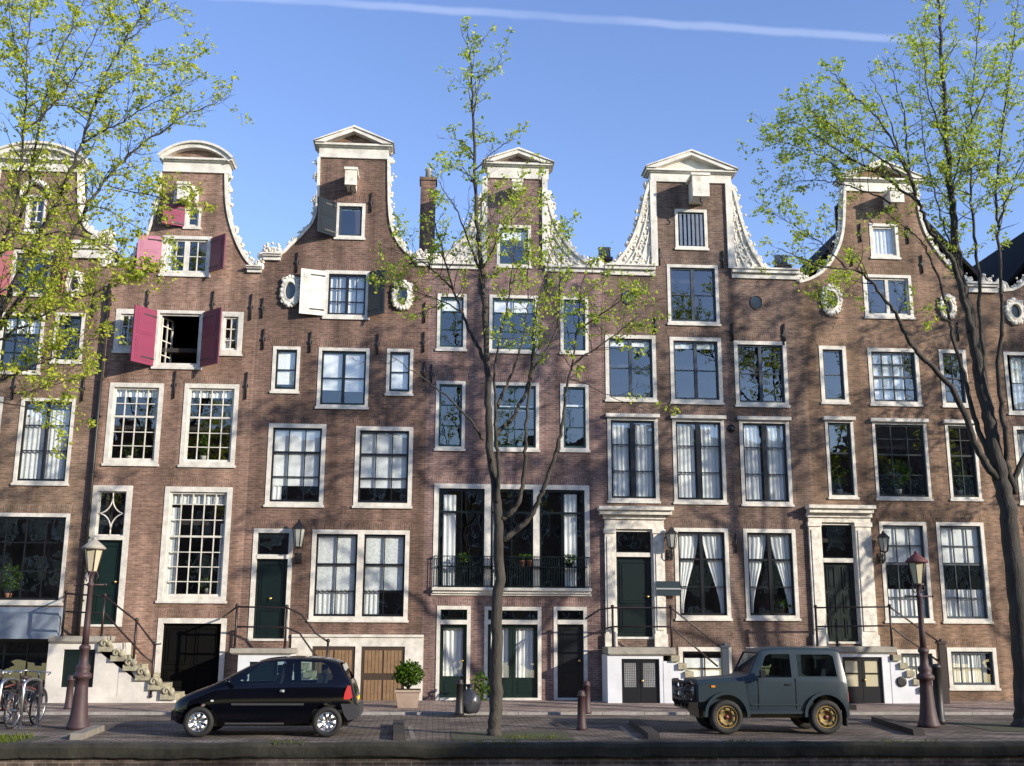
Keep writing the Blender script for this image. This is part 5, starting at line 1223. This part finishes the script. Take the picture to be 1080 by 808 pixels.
# bicycle stands and bicycles at the left edge
def hoop(px, yb, yt, label, dx=.0):
    x, y = gnd(px, yb); h = at(px, yt, y)[1]; w = .30; mb = MB()
    pts = [(x-dx, y-w, 0), (x-dx, y-w, h-.12)]+[(x-dx*math.cos(math.pi*j/6), y-w*math.cos(math.pi*j/6), h-.12+.12*math.sin(math.pi*j/6)) for j in range(1, 6)]+[(x+dx, y+w, h-.12), (x+dx, y+w, 0)]
    mb.tube(pts, .03, 8); mb.box(x-dx-.07, x-dx+.07, y-w-.07, y-w+.07, 0, .012); mb.box(x+dx-.07, x+dx+.07, y+w-.07, y+w+.07, 0, .012)
    tag(mb.build('bicycle_stand', 'steel', loc=(x, y, 0)), label, 'bicycle stand', 'steel hoop bicycle stands')
hoop(30, 768, 716, 'rightmost steel hoop bicycle stand near the lamp post', .06); hoop(6, 768, 716, 'steel hoop bicycle stand between the two parked bicycles', .06)
def bicycle(x, y, ang, label, paint, lean=0.):
    t = thing('bicycle', label, 'bicycle', (x, y, 0), 'bicycles parked at the left edge'); T = Matrix.Translation((x, y, 0)) @ Matrix.Rotation(R(ang), 4, 'Z') @ Matrix.Rotation(R(lean), 4, 'X')
    r = .34
    for u in (-.53, .53):
        mb = MB(); mb.tube([(u+r*math.cos(2*math.pi*k/28), 0, r+.01+r*math.sin(2*math.pi*k/28)) for k in range(29)], .019, 6, T=T, caps=False); wh = mb.build('wheel', 'rubber', t)
        sp = MB(); sp.tube([(u+(r-.025)*math.cos(2*math.pi*k/28), 0, r+.01+(r-.025)*math.sin(2*math.pi*k/28)) for k in range(29)], .012, 5, T=T, caps=False)
        for k in range(16): a = 2*math.pi*k/16; sp.tube([(u, .02*(-1)**k, r+.01), (u+(r-.03)*math.cos(a), 0, r+.01+(r-.03)*math.sin(a))], .003, 3, T=T)
        sp.tube([(u, -.05, r+.01), (u, .05, r+.01)], .025, 8, T=T); sp.build('rim', 'steel', wh)
        m_ = MB(); m_.tube([(u+(r+.035)*math.cos(a), 0, r+.01+(r+.035)*math.sin(a)) for a in [R(10 if u > 0 else 0)+R(150)*k/12 for k in range(13)]], .022, 5, T=T); m_.build('mudguard', paint, t)
    f = MB(); z = r+.01
    for a, b in (((-.53, 0, z), (-.08, 0, .30)), ((-.08, 0, .30), (-.2, 0, .82)), ((-.53, 0, z), (-.19, 0, .78)), ((-.08, 0, .30), (.38, 0, .72)), ((-.18, 0, .72), (.36, 0, .84)), ((.33, 0, .98), (.41, 0, .62)), ((.41, 0, .62), (.53, 0, z))): f.tube([a, b], .018, 7, T=T)
    f.build('frame', paint, t)
    s_ = MB(); s_.tube([(-.2, 0, .8), (-.22, 0, .93)], .014, 6, T=T); s_.ball((-.22, 0, .97), (.14, .09, .045), T=T); s_.build('saddle', 'darkwood', t)
    hb = MB(); hb.tube([(.33, 0, .96), (.32, 0, 1.06)], .014, 6, T=T); hb.tube(bend([(.12, -.29, 1.03), (.26, -.27, 1.07), (.33, -.1, 1.06), (.33, .1, 1.06), (.26, .27, 1.07), (.12, .29, 1.03)], 3), .013, 6, T=T); hb.build('handlebar', 'steel', t)
    lp_ = MB(); lp_.ball((.44, 0, .86), (.06, .05, .05), T=T); lp_.build('bike_lamp', 'steel', t)
    c = MB(); c.tube([(-.08, -.09, .30), (-.08, .09, .30)], .02, 6, T=T); c.tube([(-.08, -.08, .30), (.06, -.08, .2)], .012, 6, T=T); c.tube([(-.08, .08, .30), (-.22, .08, .4)], .012, 6, T=T); c.box(.02, .1, -.16, -.08, .18, .21, T=T); c.box(-.26, -.18, .08, .16, .39, .42, T=T); c.build('pedals', 'iron', t)
    k_ = MB()
    for yy in (-.05, 0, .05): k_.tube([(-.75, yy, .74), (-.28, yy, .74)], .006, 4, T=T)
    for yy in (-.06, .06): k_.tube([(-.53, yy, z), (-.6, yy, .74)], .007, 4, T=T)
    k_.build('luggage_rack', 'iron', t)
x, y = gnd(24, 767); bicycle(x-.05, y+.15, 84, 'black bicycle leaning by the steel hoop, wheel end-on', 'bikepaint', 4)
x, y = gnd(6, 766); bicycle(x-.1, y+.25, 62, 'second bicycle with rusty red frame, partly cut by the left edge', 'redpaint', -5)
x, y = gnd(-20, 766); bicycle(x, y+.2, 75, 'third bicycle at the very edge of the view with dark frame', 'bikepaint', 3)

# grass round the tree pits
def tuft(x0, x1, y0, y1, n, hgt, rs, mb):
    for _ in range(n):
        p = Vector((rs.uniform(x0, x1), rs.uniform(y0, y1), .0)); a = rs.uniform(0, 6.28); h_ = hgt*rs.uniform(.4, 1.2); d = Vector((math.cos(a), math.sin(a), 0)); e = Vector((-d.y, d.x, 0))*.012
        mb.add([p-e, p+e, p+d*h_*.5+Vector((0, 0, h_))], [(0, 1, 2)])
mb = MB(); rs = random.Random(4); tuft(-9.4, -7.2, -11.0, -9.6, 1000, .11, rs, mb); tuft(1.3, 2.4, -10.3, -9.6, 200, .05, rs, mb); [tuft(x_, x_+rs.uniform(.3, 1.6), QY+.02, QY+rs.uniform(.15, .5), rs.randint(30, 90), .07, rs, mb) for x_ in [rs.uniform(-12, 14) for _ in range(9)]]
tag(mb.build('grass', 'grass'), 'short green grass and weeds in the tree pits on the quay', 'grass', kind='stuff')
mb = MB()
for x0, x1, y0, y1 in ((.35, 2.6, -10.4, -8.7), (11.3, 14, -8.8, -6.6), (-9.6, -7.0, -11.0, -9.5)): mb.quad((x0, y0, .008), (x1, y0, .008), (x1, y1, .008), (x0, y1, .008))
tag(mb.build('ground_tree_pits', 'moss'), kind='structure')

# ------------------------------------------------------------------ trees
def leaf_cluster(lv, p, rs, n, spread, size):
    for _ in range(n):
        q = p+Vector((rs.gauss(0, spread), rs.gauss(0, spread), rs.gauss(0, spread*.8)))
        d = Vector((rs.uniform(-1, 1), rs.uniform(-1, 1), rs.uniform(-.9, .6))).normalized(); e = d.cross(Vector((rs.uniform(-1, 1), rs.uniform(-1, 1), rs.uniform(-1, 1))))
        if e.length < .05: continue
        e.normalize(); s = size*rs.uniform(.55, 1.25); nn = d.cross(e)*s*.12
        lv.add([q, q+d*s*.45+e*s*.33+nn, q+d*s, q+d*s*.45-e*s*.33+nn], [(0, 1, 2, 3)])
def make_tree(label, base, Yt, limbs, seed, leaf, dens=1., size=.085, group='trees along the canal quay', twl=1.0, rs_=1.0):
    """limbs: (px polyline, r0, r1, depth, leaf_from, density)"""
    rs = random.Random(seed); t = thing('canal_tree', label, 'tree', (base[0], base[1], 0), group)
    wood = MB(); tw = MB(); lv = MB(); 
    for pts, r0, r1, dep, lf, dn in limbs:
        n = len(pts); P = []
        for i, (x, y) in enumerate(pts):
            u = i/(n-1); Y = Yt+(dep[0]+(dep[1]-dep[0])*u)
            X, Z = at(x, y, Y); P.append(Vector((X, Y, max(Z, -.03))))
        C = bend(P, 5); m = len(C)
        for i in range(1, m-1): C[i] = C[i]+Vector((rs.gauss(0, .012), rs.gauss(0, .03), 0))
        if r0 < .2: r0 *= rs_
        rad = [r0+(r1-r0)*(i/(m-1))**.8 for i in range(m)]
        if len(pts) > 6 and r0 > .15: rad = [r_*(1+.55*math.exp(-i*.9)) for i, r_ in enumerate(rad)]
        wood.tube(C, rad, 10 if r0 > .1 else 7)
        if dn <= 0: continue
        acc = 0; step = .2/(dn*dens)
        for i in range(m-1):
            if i/(m-1) < lf: continue
            d = C[i+1]-C[i]; acc += d.length; tan = d.normalized()
            while acc > step:
                acc -= step
                k = rs.random(); p = C[i].lerp(C[i+1], k); u = (i+k)/(m-1)
                side = Vector((rs.gauss(0, 1), rs.gauss(0, 1), rs.gauss(.15, .6))); side = (side-tan*side.dot(tan)).normalized()
                dr = (tan*rs.uniform(.35, .9)+side+Vector((0, 0, .25))).normalized(); ln = twl*rs.uniform(.35, 1.25)*(1.1-.45*u)
                q = [p]; v = dr
                for s in range(4): v = (v+Vector((rs.gauss(0, .16), rs.gauss(0, .16), rs.gauss(.05, .14)))).normalized(); q.append(q[-1]+v*ln/4)
                rr = min(rad[i]*.5, .014); tw.tube(q, [rr, rr*.8, rr*.6, rr*.45, .003], 4, caps=False)
                clump = rs.random() < .8
                for s in range(1, 5):
                    for _ in range(2 if s > 1 else 1):
                        if rs.random() < .22: continue
                        v2 = (v*.6+Vector((rs.gauss(0, .8), rs.gauss(0, .8), rs.gauss(.2, .5)))).normalized(); l2 = ln*rs.uniform(.12, .34); e = q[s]+v2*l2
                        tw.tube([q[s], q[s]+v2*l2*.5+Vector((0, 0, .01)), e], [.005, .004, .002], 3, caps=False)
                        if clump: leaf_cluster(lv, e, rs, rs.randint(2, 6), .045, size); leaf_cluster(lv, q[s]+v2*l2*.5, rs, rs.randint(0, 2), .03, size*.85)
                if clump: leaf_cluster(lv, q[-1], rs, rs.randint(3, 7), .05, size)
    tr = wood.build('trunk', 'bark', t); tw.build('twigs', 'twigwood', tr); lv.build('crown', leaf, t)
    return t, len(lv.f)
x, y = gnd(521, 776)
mid = [([(521, 778), (522, 762), (523, 720), (524.5, 660), (526, 600), (525, 555), (523, 522), (517, 480), (515, 440), (514, 400), (512, 345), (508.5, 290), (504, 250), (502, 215), (500, 150), (498, 100), (495, 55), (493, 36)], .145, .01, (0, 0), .62, 1.15),
       ([(515, 388), (505, 368), (496, 352), (487, 330), (478, 306), (467, 266), (459, 235), (452, 205)], .05, .008, (0, .9), .45, 1.0),
       ([(510, 464), (499, 447), (487, 434), (470, 417), (452, 403), (430, 388), (408, 372)], .03, .006, (0, -1.2), .6, .15),
       ([(524, 530), (525.5, 500), (524.5, 470), (523, 440), (521, 400), (527, 360), (535, 320), (540, 285), (544, 258)], .05, .008, (-.05, -.9), .55, .8),
       ([(524, 457), (533, 448), (543, 438), (557, 406), (569, 382), (581, 361), (588, 345), (590, 320), (590, 296), (592, 270), (596, 228)], .05, .006, (0, 1.0), .55, .9),
       ([(525, 428), (531, 414), (537, 401), (545, 380), (550, 363), (555, 335), (557, 310), (556, 285), (560, 255)], .04, .006, (0, 1.6), .5, .9),
       ([(529, 547), (538, 541), (547, 529), (553, 500), (554, 470), (556, 432), (560, 389), (563, 356), (567, 322), (575, 292), (582, 262)], .06, .007, (0, -.6), .55, .8),
       ([(529, 570), (545, 559), (558, 547), (568, 529), (575, 511), (585, 482), (590, 464), (594, 435), (597, 412), (603, 385), (607, 362), (610, 338), (613, 305), (622, 270)], .065, .007, (0, -1.1), .62, .8),
       ([(604, 385), (618, 374), (634, 364), (650, 352), (668, 338), (688, 322)], .024, .005, (-.8, -1.2), .2, 1.6),
       ([(609, 350), (622, 340), (640, 327), (658, 315), (670, 306)], .02, .004, (-.8, -1.8), .2, 1.5),
       ([(600, 399), (615, 404), (628, 410), (642, 417), (668, 428), (690, 436)], .016, .004, (-.7, -.3), .5, .5),
       ([(506, 286), (498, 266), (491, 246), (480, 219), (470, 204), (462, 190)], .03, .005, (0, -.8), .3, .8),
       ([(478, 306), (462, 290), (447, 278), (430, 268), (412, 262)], .022, .004, (.5, -.2), .1, 1.6), ([(487, 330), (470, 320), (452, 312), (430, 306), (402, 300)], .02, .004, (.2, 1.2), .15, 1.5),
       ([(503, 250), (516, 232), (528, 215), (542, 205), (556, 196)], .02, .004, (0, .9), .2, 1.0), ([(508, 288), (520, 262), (533, 240), (548, 222), (568, 206)], .022, .004, (0, -1.1), .2, 1.1),
       ([(501, 180), (515, 165), (528, 155), (538, 150)], .014, .004, (0, -.4), .1, .9), ([(500, 165), (490, 150), (480, 146)], .012, .004, (0, .5), .1, .9), ([(498, 105), (506, 86), (514, 78)], .01, .004, (0, .2), .1, .8)]
t_mid, n1 = make_tree('slim young tree with a bare straight trunk between the two parked cars', (x, y), y, mid, 11, 'leaf', 1.25, .09)

RTX, RTY = gnd(1083, 767)
right = [([(1084, 769), (1083, 750), (1080, 700), (1074, 640), (1068, 580), (1061, 530), (1054, 498), (1047, 460), (1040, 424), (1030, 380), (1021, 330), (1013, 289), (1007, 240), (1003, 200), (998, 150), (995, 104), (992, 40), (990, -10), (987, -60)], .27, .012, (0, 0), .6, .95),
         ([(1052, 505), (1038, 488), (1025, 459), (1010, 421), (988, 392), (968, 372), (955, 352), (944, 330), (929, 311), (911, 289), (893, 284), (868, 281), (845, 272), (822, 262)], .11, .006, (0, -1.3), .62, .7),
         ([(1050, 490), (1038, 470), (1028, 440), (1018, 402), (1008, 365), (1000, 335), (992, 298), (980, 270), (968, 250), (950, 236), (930, 222)], .085, .008, (0, 1.2), .7, .5),
         ([(1044, 440), (1033, 390), (1025, 348), (1013, 298), (1003, 274), (990, 255), (981, 244), (972, 222), (966, 206), (956, 179), (949, 165), (930, 130), (908, 108), (886, 86), (876, 74)], .10, .007, (0, -.9), .55, .8),
         ([(966, 206), (960, 182), (956, 150), (953, 117), (947, 95), (940, 73), (930, 60)], .04, .005, (-.5, .8), .2, .3),
         ([(957, 180), (945, 150), (935, 120), (925, 95), (915, 70)], .03, .004, (-.6, -1.4), .3, .25),
         ([(968, 212), (945, 195), (920, 180), (895, 165), (868, 148), (845, 132), (828, 122)], .045, .005, (-.6, .4), .2, 1.5),
         ([(950, 185), (925, 165), (900, 150), (880, 135), (862, 122), (845, 110)], .03, .004, (-.7, -1.8), .2, 1.5),
         ([(940, 215), (915, 203), (890, 195), (865, 190), (840, 192), (815, 200)], .03, .004, (.8, 1.3), .15, 1.3),
         ([(886, 180), (868, 165), (850, 158), (832, 152), (812, 152)], .02, .004, (.2, -.8), .1, 1.6), ([(893, 284), (872, 262), (850, 245), (828, 232), (806, 222)], .022, .004, (-1, .2), .15, 1.4), ([(911, 289), (900, 300), (888, 312), (876, 320)], .014, .004, (-1, -1.4), .2, 1.5),
         ([(1046, 450), (1040, 400), (1035, 348), (1032, 300), (1027, 250), (1024, 203), (1025, 150), (1026, 104), (1031, 40), (1034, -10)], .075, .008, (0, 1.0), .45, .85),
         ([(1066, 510), (1062, 480), (1056, 434), (1053, 390), (1057, 345), (1056, 300), (1053, 250), (1051, 200), (1055, 150), (1062, 100), (1068, 50), (1074, 0)], .085, .008, (0, -1.0), .5, .85),
         ([(1068, 520), (1075, 492), (1090, 462), (1108, 420), (1122, 370), (1132, 310), (1140, 240), (1145, 160)], .09, .008, (0, .8), .4, .9),
         ([(1013, 289), (1004, 262), (994, 235), (985, 200), (977, 165), (972, 130), (970, 90), (972, 40)], .035, .005, (0, 1.8), .3, .8),
         ([(1003, 200), (1012, 170), (1020, 140), (1030, 115), (1042, 90), (1052, 70)], .03, .005, (0, -1.5), .2, 1.0),
         ([(998, 150), (985, 120), (978, 90), (975, 60), (968, 30)], .025, .005, (0, -1.4), .15, 1.1), ([(1003, 205), (1010, 190), (1022, 178), (1040, 172)], .02, .004, (0, -2.0), .1, 2.6),
         ([(1052, 240), (1062, 210), (1072, 185), (1085, 160), (1100, 130)], .03, .004, (-.6, -1.8), .2, 1.0), ([(1122, 370), (1150, 320), (1180, 270), (1200, 220)], .04, .005, (.4, -.6), .1, 1.0), ([(1132, 310), (1160, 240), (1175, 170), (1190, 110)], .04, .005, (.6, 1.8), .1, 1.0),
         ([(1092, 460), (1125, 420), (1165, 390), (1210, 370), (1250, 345)], .05, .005, (.2, -1), .2, 1.0), ([(1140, 240), (1135, 190), (1125, 130), (1120, 60)], .03, .005, (.6, -.8), .1, 1.0),
         ([(1024, 350), (1012, 346), (996, 336), (975, 330), (952, 332)], .02, .004, (0, -1.4), .4, .3), ([(1000, 352), (985, 356), (970, 362), (955, 370), (938, 385)], .014, .003, (-.5, -.9), .5, .15)]
t_right, n2 = make_tree('large old tree with a thick dark trunk forking into upright limbs, right edge', (RTX, RTY), RTY, right, 12, 'leaf', 1.75, .094, rs_=.85)

lx, ly = gnd(-75, 770)
left = [([(-75, 772), (-73, 700), (-70, 600), (-66, 500), (-60, 400), (-55, 320), (-50, 240), (-46, 150), (-42, 60), (-40, -20)], .22, .012, (0, 0), .5, 1.0),
        ([(-66, 500), (-45, 440), (-20, 380), (5, 320), (22, 285), (40, 250), (57, 217), (72, 185), (87, 150), (103, 100), (130, 45), (158, 0), (170, -30)], .09, .007, (0, -.8), .35, 1.1),
        ([(-64, 460), (-30, 390), (10, 330), (40, 292), (60, 270), (77, 245), (92, 218), (107, 195), (124, 176), (140, 160), (168, 140), (195, 122), (220, 112), (245, 100)], .08, .005, (0, .9), .35, .95),
        ([(-60, 400), (-30, 330), (-5, 270), (14, 225), (22, 180), (25, 140), (28, 90), (30, 40), (35, -40)], .06, .006, (0, -1.2), .3, 1.2),
        ([(-50, 330), (-15, 285), (15, 245), (28, 205), (36, 170), (45, 110), (62, 60), (80, 20), (98, -25)], .05, .006, (0, 1.2), .3, 1.2),
        ([(-66, 480), (-45, 450), (-20, 420), (5, 400), (30, 388), (55, 378), (80, 360), (105, 335)], .04, .005, (0, -1.0), .3, 1.3),
        ([(-62, 440), (-40, 400), (-15, 370), (10, 352), (35, 340), (60, 325), (90, 312), (125, 300), (158, 290)], .04, .005, (0, -.3), .3, 1.35),
        ([(40, 250), (65, 245), (90, 250), (115, 262), (140, 278), (160, 292)], .022, .004, (-.3, -.9), .15, 1.5), ([(57, 217), (85, 215), (115, 222), (145, 240), (172, 246)], .018, .004, (-.4, .6), .15, .9), ([(107, 195), (128, 200), (155, 205), (180, 212), (210, 216)], .018, .004, (.5, -.3), .15, 1.3),
        ([(87, 150), (105, 140), (130, 128), (155, 112), (180, 100), (195, 82)], .025, .004, (-.5, -1.2), .15, 1.2), ([(103, 100), (125, 85), (150, 70), (175, 68), (205, 64)], .02, .004, (-.6, .6), .2, 1.0), ([(130, 45), (145, 35), (165, 15), (185, 4)], .016, .004, (-.7, -1), .1, 1.0),
        ([(25, 140), (45, 120), (65, 100), (85, 70), (100, 40), (120, 5)], .028, .004, (-.8, -1.6), .15, 1.25), ([(28, 90), (20, 60), (12, 30), (8, -10)], .02, .004, (-1, -.6), .1, 1.2), ([(45, 110), (70, 112), (95, 120), (120, 135), (140, 140)], .02, .004, (.9, 1.5), .15, 1.2),
        ([(-5, 270), (15, 262), (40, 268), (65, 285), (85, 300)], .02, .004, (-.8, -1.4), .1, 1.5), ([(-30, 330), (-5, 310), (20, 300), (45, 305), (70, 312)], .022, .004, (-.5, -1.3), .1, 1.4), ([(-20, 420), (5, 425), (30, 430), (55, 440), (80, 452)], .018, .004, (-.4, -.9), .3, .9), ([(-10, 410), (20, 415), (50, 408), (75, 400), (97, 400)], .018, .004, (-.4, .8), .2, 1.1),
        ([(-60, 420), (-100, 350), (-140, 270), (-170, 180), (-185, 90)], .07, .006, (0, .5), .3, 1.0), ([(-56, 330), (-95, 250), (-110, 150), (-115, 50)], .05, .006, (0, -.9), .3, 1.0), ([(-66, 480), (-110, 430), (-160, 400), (-200, 360)], .05, .006, (0, -.5), .3, 1.0)]
t_left, n3 = make_tree('leafy tree whose spreading branches fill the upper left corner', (lx, ly), ly, left, 13, 'leaf_gold', 1.8, .095)
print('leaves', n1, n2, n3)
# more of the same row, to the right of the view and across the canal
def bare_copy(o):
    c = o.copy(); COL.objects.link(c)
    for ch in list(o.children):
        if not ch.name.startswith('crown'): copy_tree(ch, c)
    return c
def row_tree(x, y, rot, s, label, crown=True):
    c = copy_tree(t_right) if crown else bare_copy(t_right); c.location = (x, y, 0); c.rotation_euler = (0, 0, R(rot)); c.scale = (s, s, s); c['label'] = label; return c
for x_, y_, a_, s_, lb in ((21, -8.2, 75, 1.0, 'first tree of the quay row beyond the right edge'), (29.5, -8.0, 200, 1.05, 'second tree of the quay row beyond the right edge'), (38, -8.2, 310, .95, 'third tree of the quay row beyond the right edge'), (47, -8.2, 20, 1, 'fourth tree of the quay row beyond the right edge')): row_tree(x_, y_, a_, s_, lb)
for i, X in enumerate((-27, -15, 8, 20, 32, 44)): row_tree(X, -38.5, 40+i*77, .82+.06*(i % 3), 'bare tree on the opposite quay, number %d from its left end' % (i+1), False)
# plants standing inside the windows
def inside_plant(px, yb, yt, r, label, potm='white', flowers=None):
    X, zb = at(px, yb, .38); zt = at(px, yt, .38)[1]; t_ = thing('house_plant', label, 'house plant', (X, .38, zb)); rs = random.Random(int(px))
    p = MB(); p.lathe([(.07, 0), (.1, .14), (.105, .16)], (X, .38, zb), 10); p.build('pot', potm, t_)
    f = MB(); h_ = (zt-zb-.16)/2; plant(f, (X, .38, zb+.16+h_), r, int(420*r/.3), .12, rs, squash=max(.3, h_/r)); f.build('foliage', flowers or 'bush', t_)
    s = MB(); s.tube([(X, .38, zb+.1), (X+.02, .38, zb+.16+h_)], .014, 5); s.build('stem', 'bark', t_)
inside_plant(948, 522, 485, .42, 'big green plant in a white pot behind the middle second-floor window of the orange-brown house')
inside_plant(886, 522, 500, .22, 'green plant in the narrow left window of the orange-brown house'); inside_plant(1013, 523, 488, .3, 'leafy plant in the narrow right window of the orange-brown house')
inside_plant(8, 632, 596, .3, 'bushy plant inside the large black shop window', 'terracotta'); inside_plant(214, 487, 462, .2, 'plant inside the right gridded window above the dark opening')
inside_plant(136, 487, 470, .2, 'plant inside the left gridded window of the house with pink shutters'); inside_plant(219, 627, 612, .2, 'plant low inside the tall gridded window'); inside_plant(826, 648, 634, .25, 'small plant behind the tied curtains by the off-roader', 'terracotta')
# houses across the canal (behind the viewer, seen in the window panes)
def far_house(x0, x1, H, k, label):
    t = thing('canal_house', label, 'house', ((x0+x1)/2, -42, 0), 'brick houses across the canal'); c = (x0+x1)/2; mb = MB(); y0, y1 = -42, -53
    mb.box(x0, x1, y1, y0, 0, H-.4); mb.box(x0-.1, x1+.1, y0-.6, y0+.35, H-.4, H); mb.build('wall', 'brick%d' % k, t)
    r_ = MB(); r_.box(x0+.1, x1-.1, y1+.1, y0-.7, H-.4, H-.2); r_.build('roof', 'slate', t)
    pr = None
    for i in range(3):
        for j in range(4):
            X = x0+(x1-x0)*(i+.5)/3; Z = 1.6+j*3.0
            f = MB(); w = .55
            for b in ((X-w-.1, X-w, Z-.1, Z+1.9), (X+w, X+w+.1, Z-.1, Z+1.9), (X-w, X+w, Z+1.8, Z+1.9), (X-w, X+w, Z-.1, Z), (X-.03, X+.03, Z, Z+1.8), (X-w, X-.03, Z+.9, Z+.95), (X+.03, X+w, Z+.9, Z+.95)): f.box(b[0], b[1], y0, y0+.06, b[2], b[3])
            o = f.build('window', 'white', t); g = MB(); g.quad((X-w, y0+.02, Z), (X+w, y0+.02, Z), (X+w, y0+.02, Z+1.8), (X-w, y0+.02, Z+1.8)); g.build('pane', 'oculus_glass', o)
xx = -34; i = 0; rs = random.Random(2)
while xx < 84:
    w_ = rs.uniform(5.2, 7.5); far_house(xx, xx+w_, (rs.uniform(13.8, 15.6) if xx < 27 else rs.uniform(17.5, 18.5)), 1+i % 7, 'brick flat-topped house across the canal behind the viewer, number %d' % (i+1)); xx += w_; i += 1  # unseen; flat tops, taller to the right, shaped to throw shade on the quay
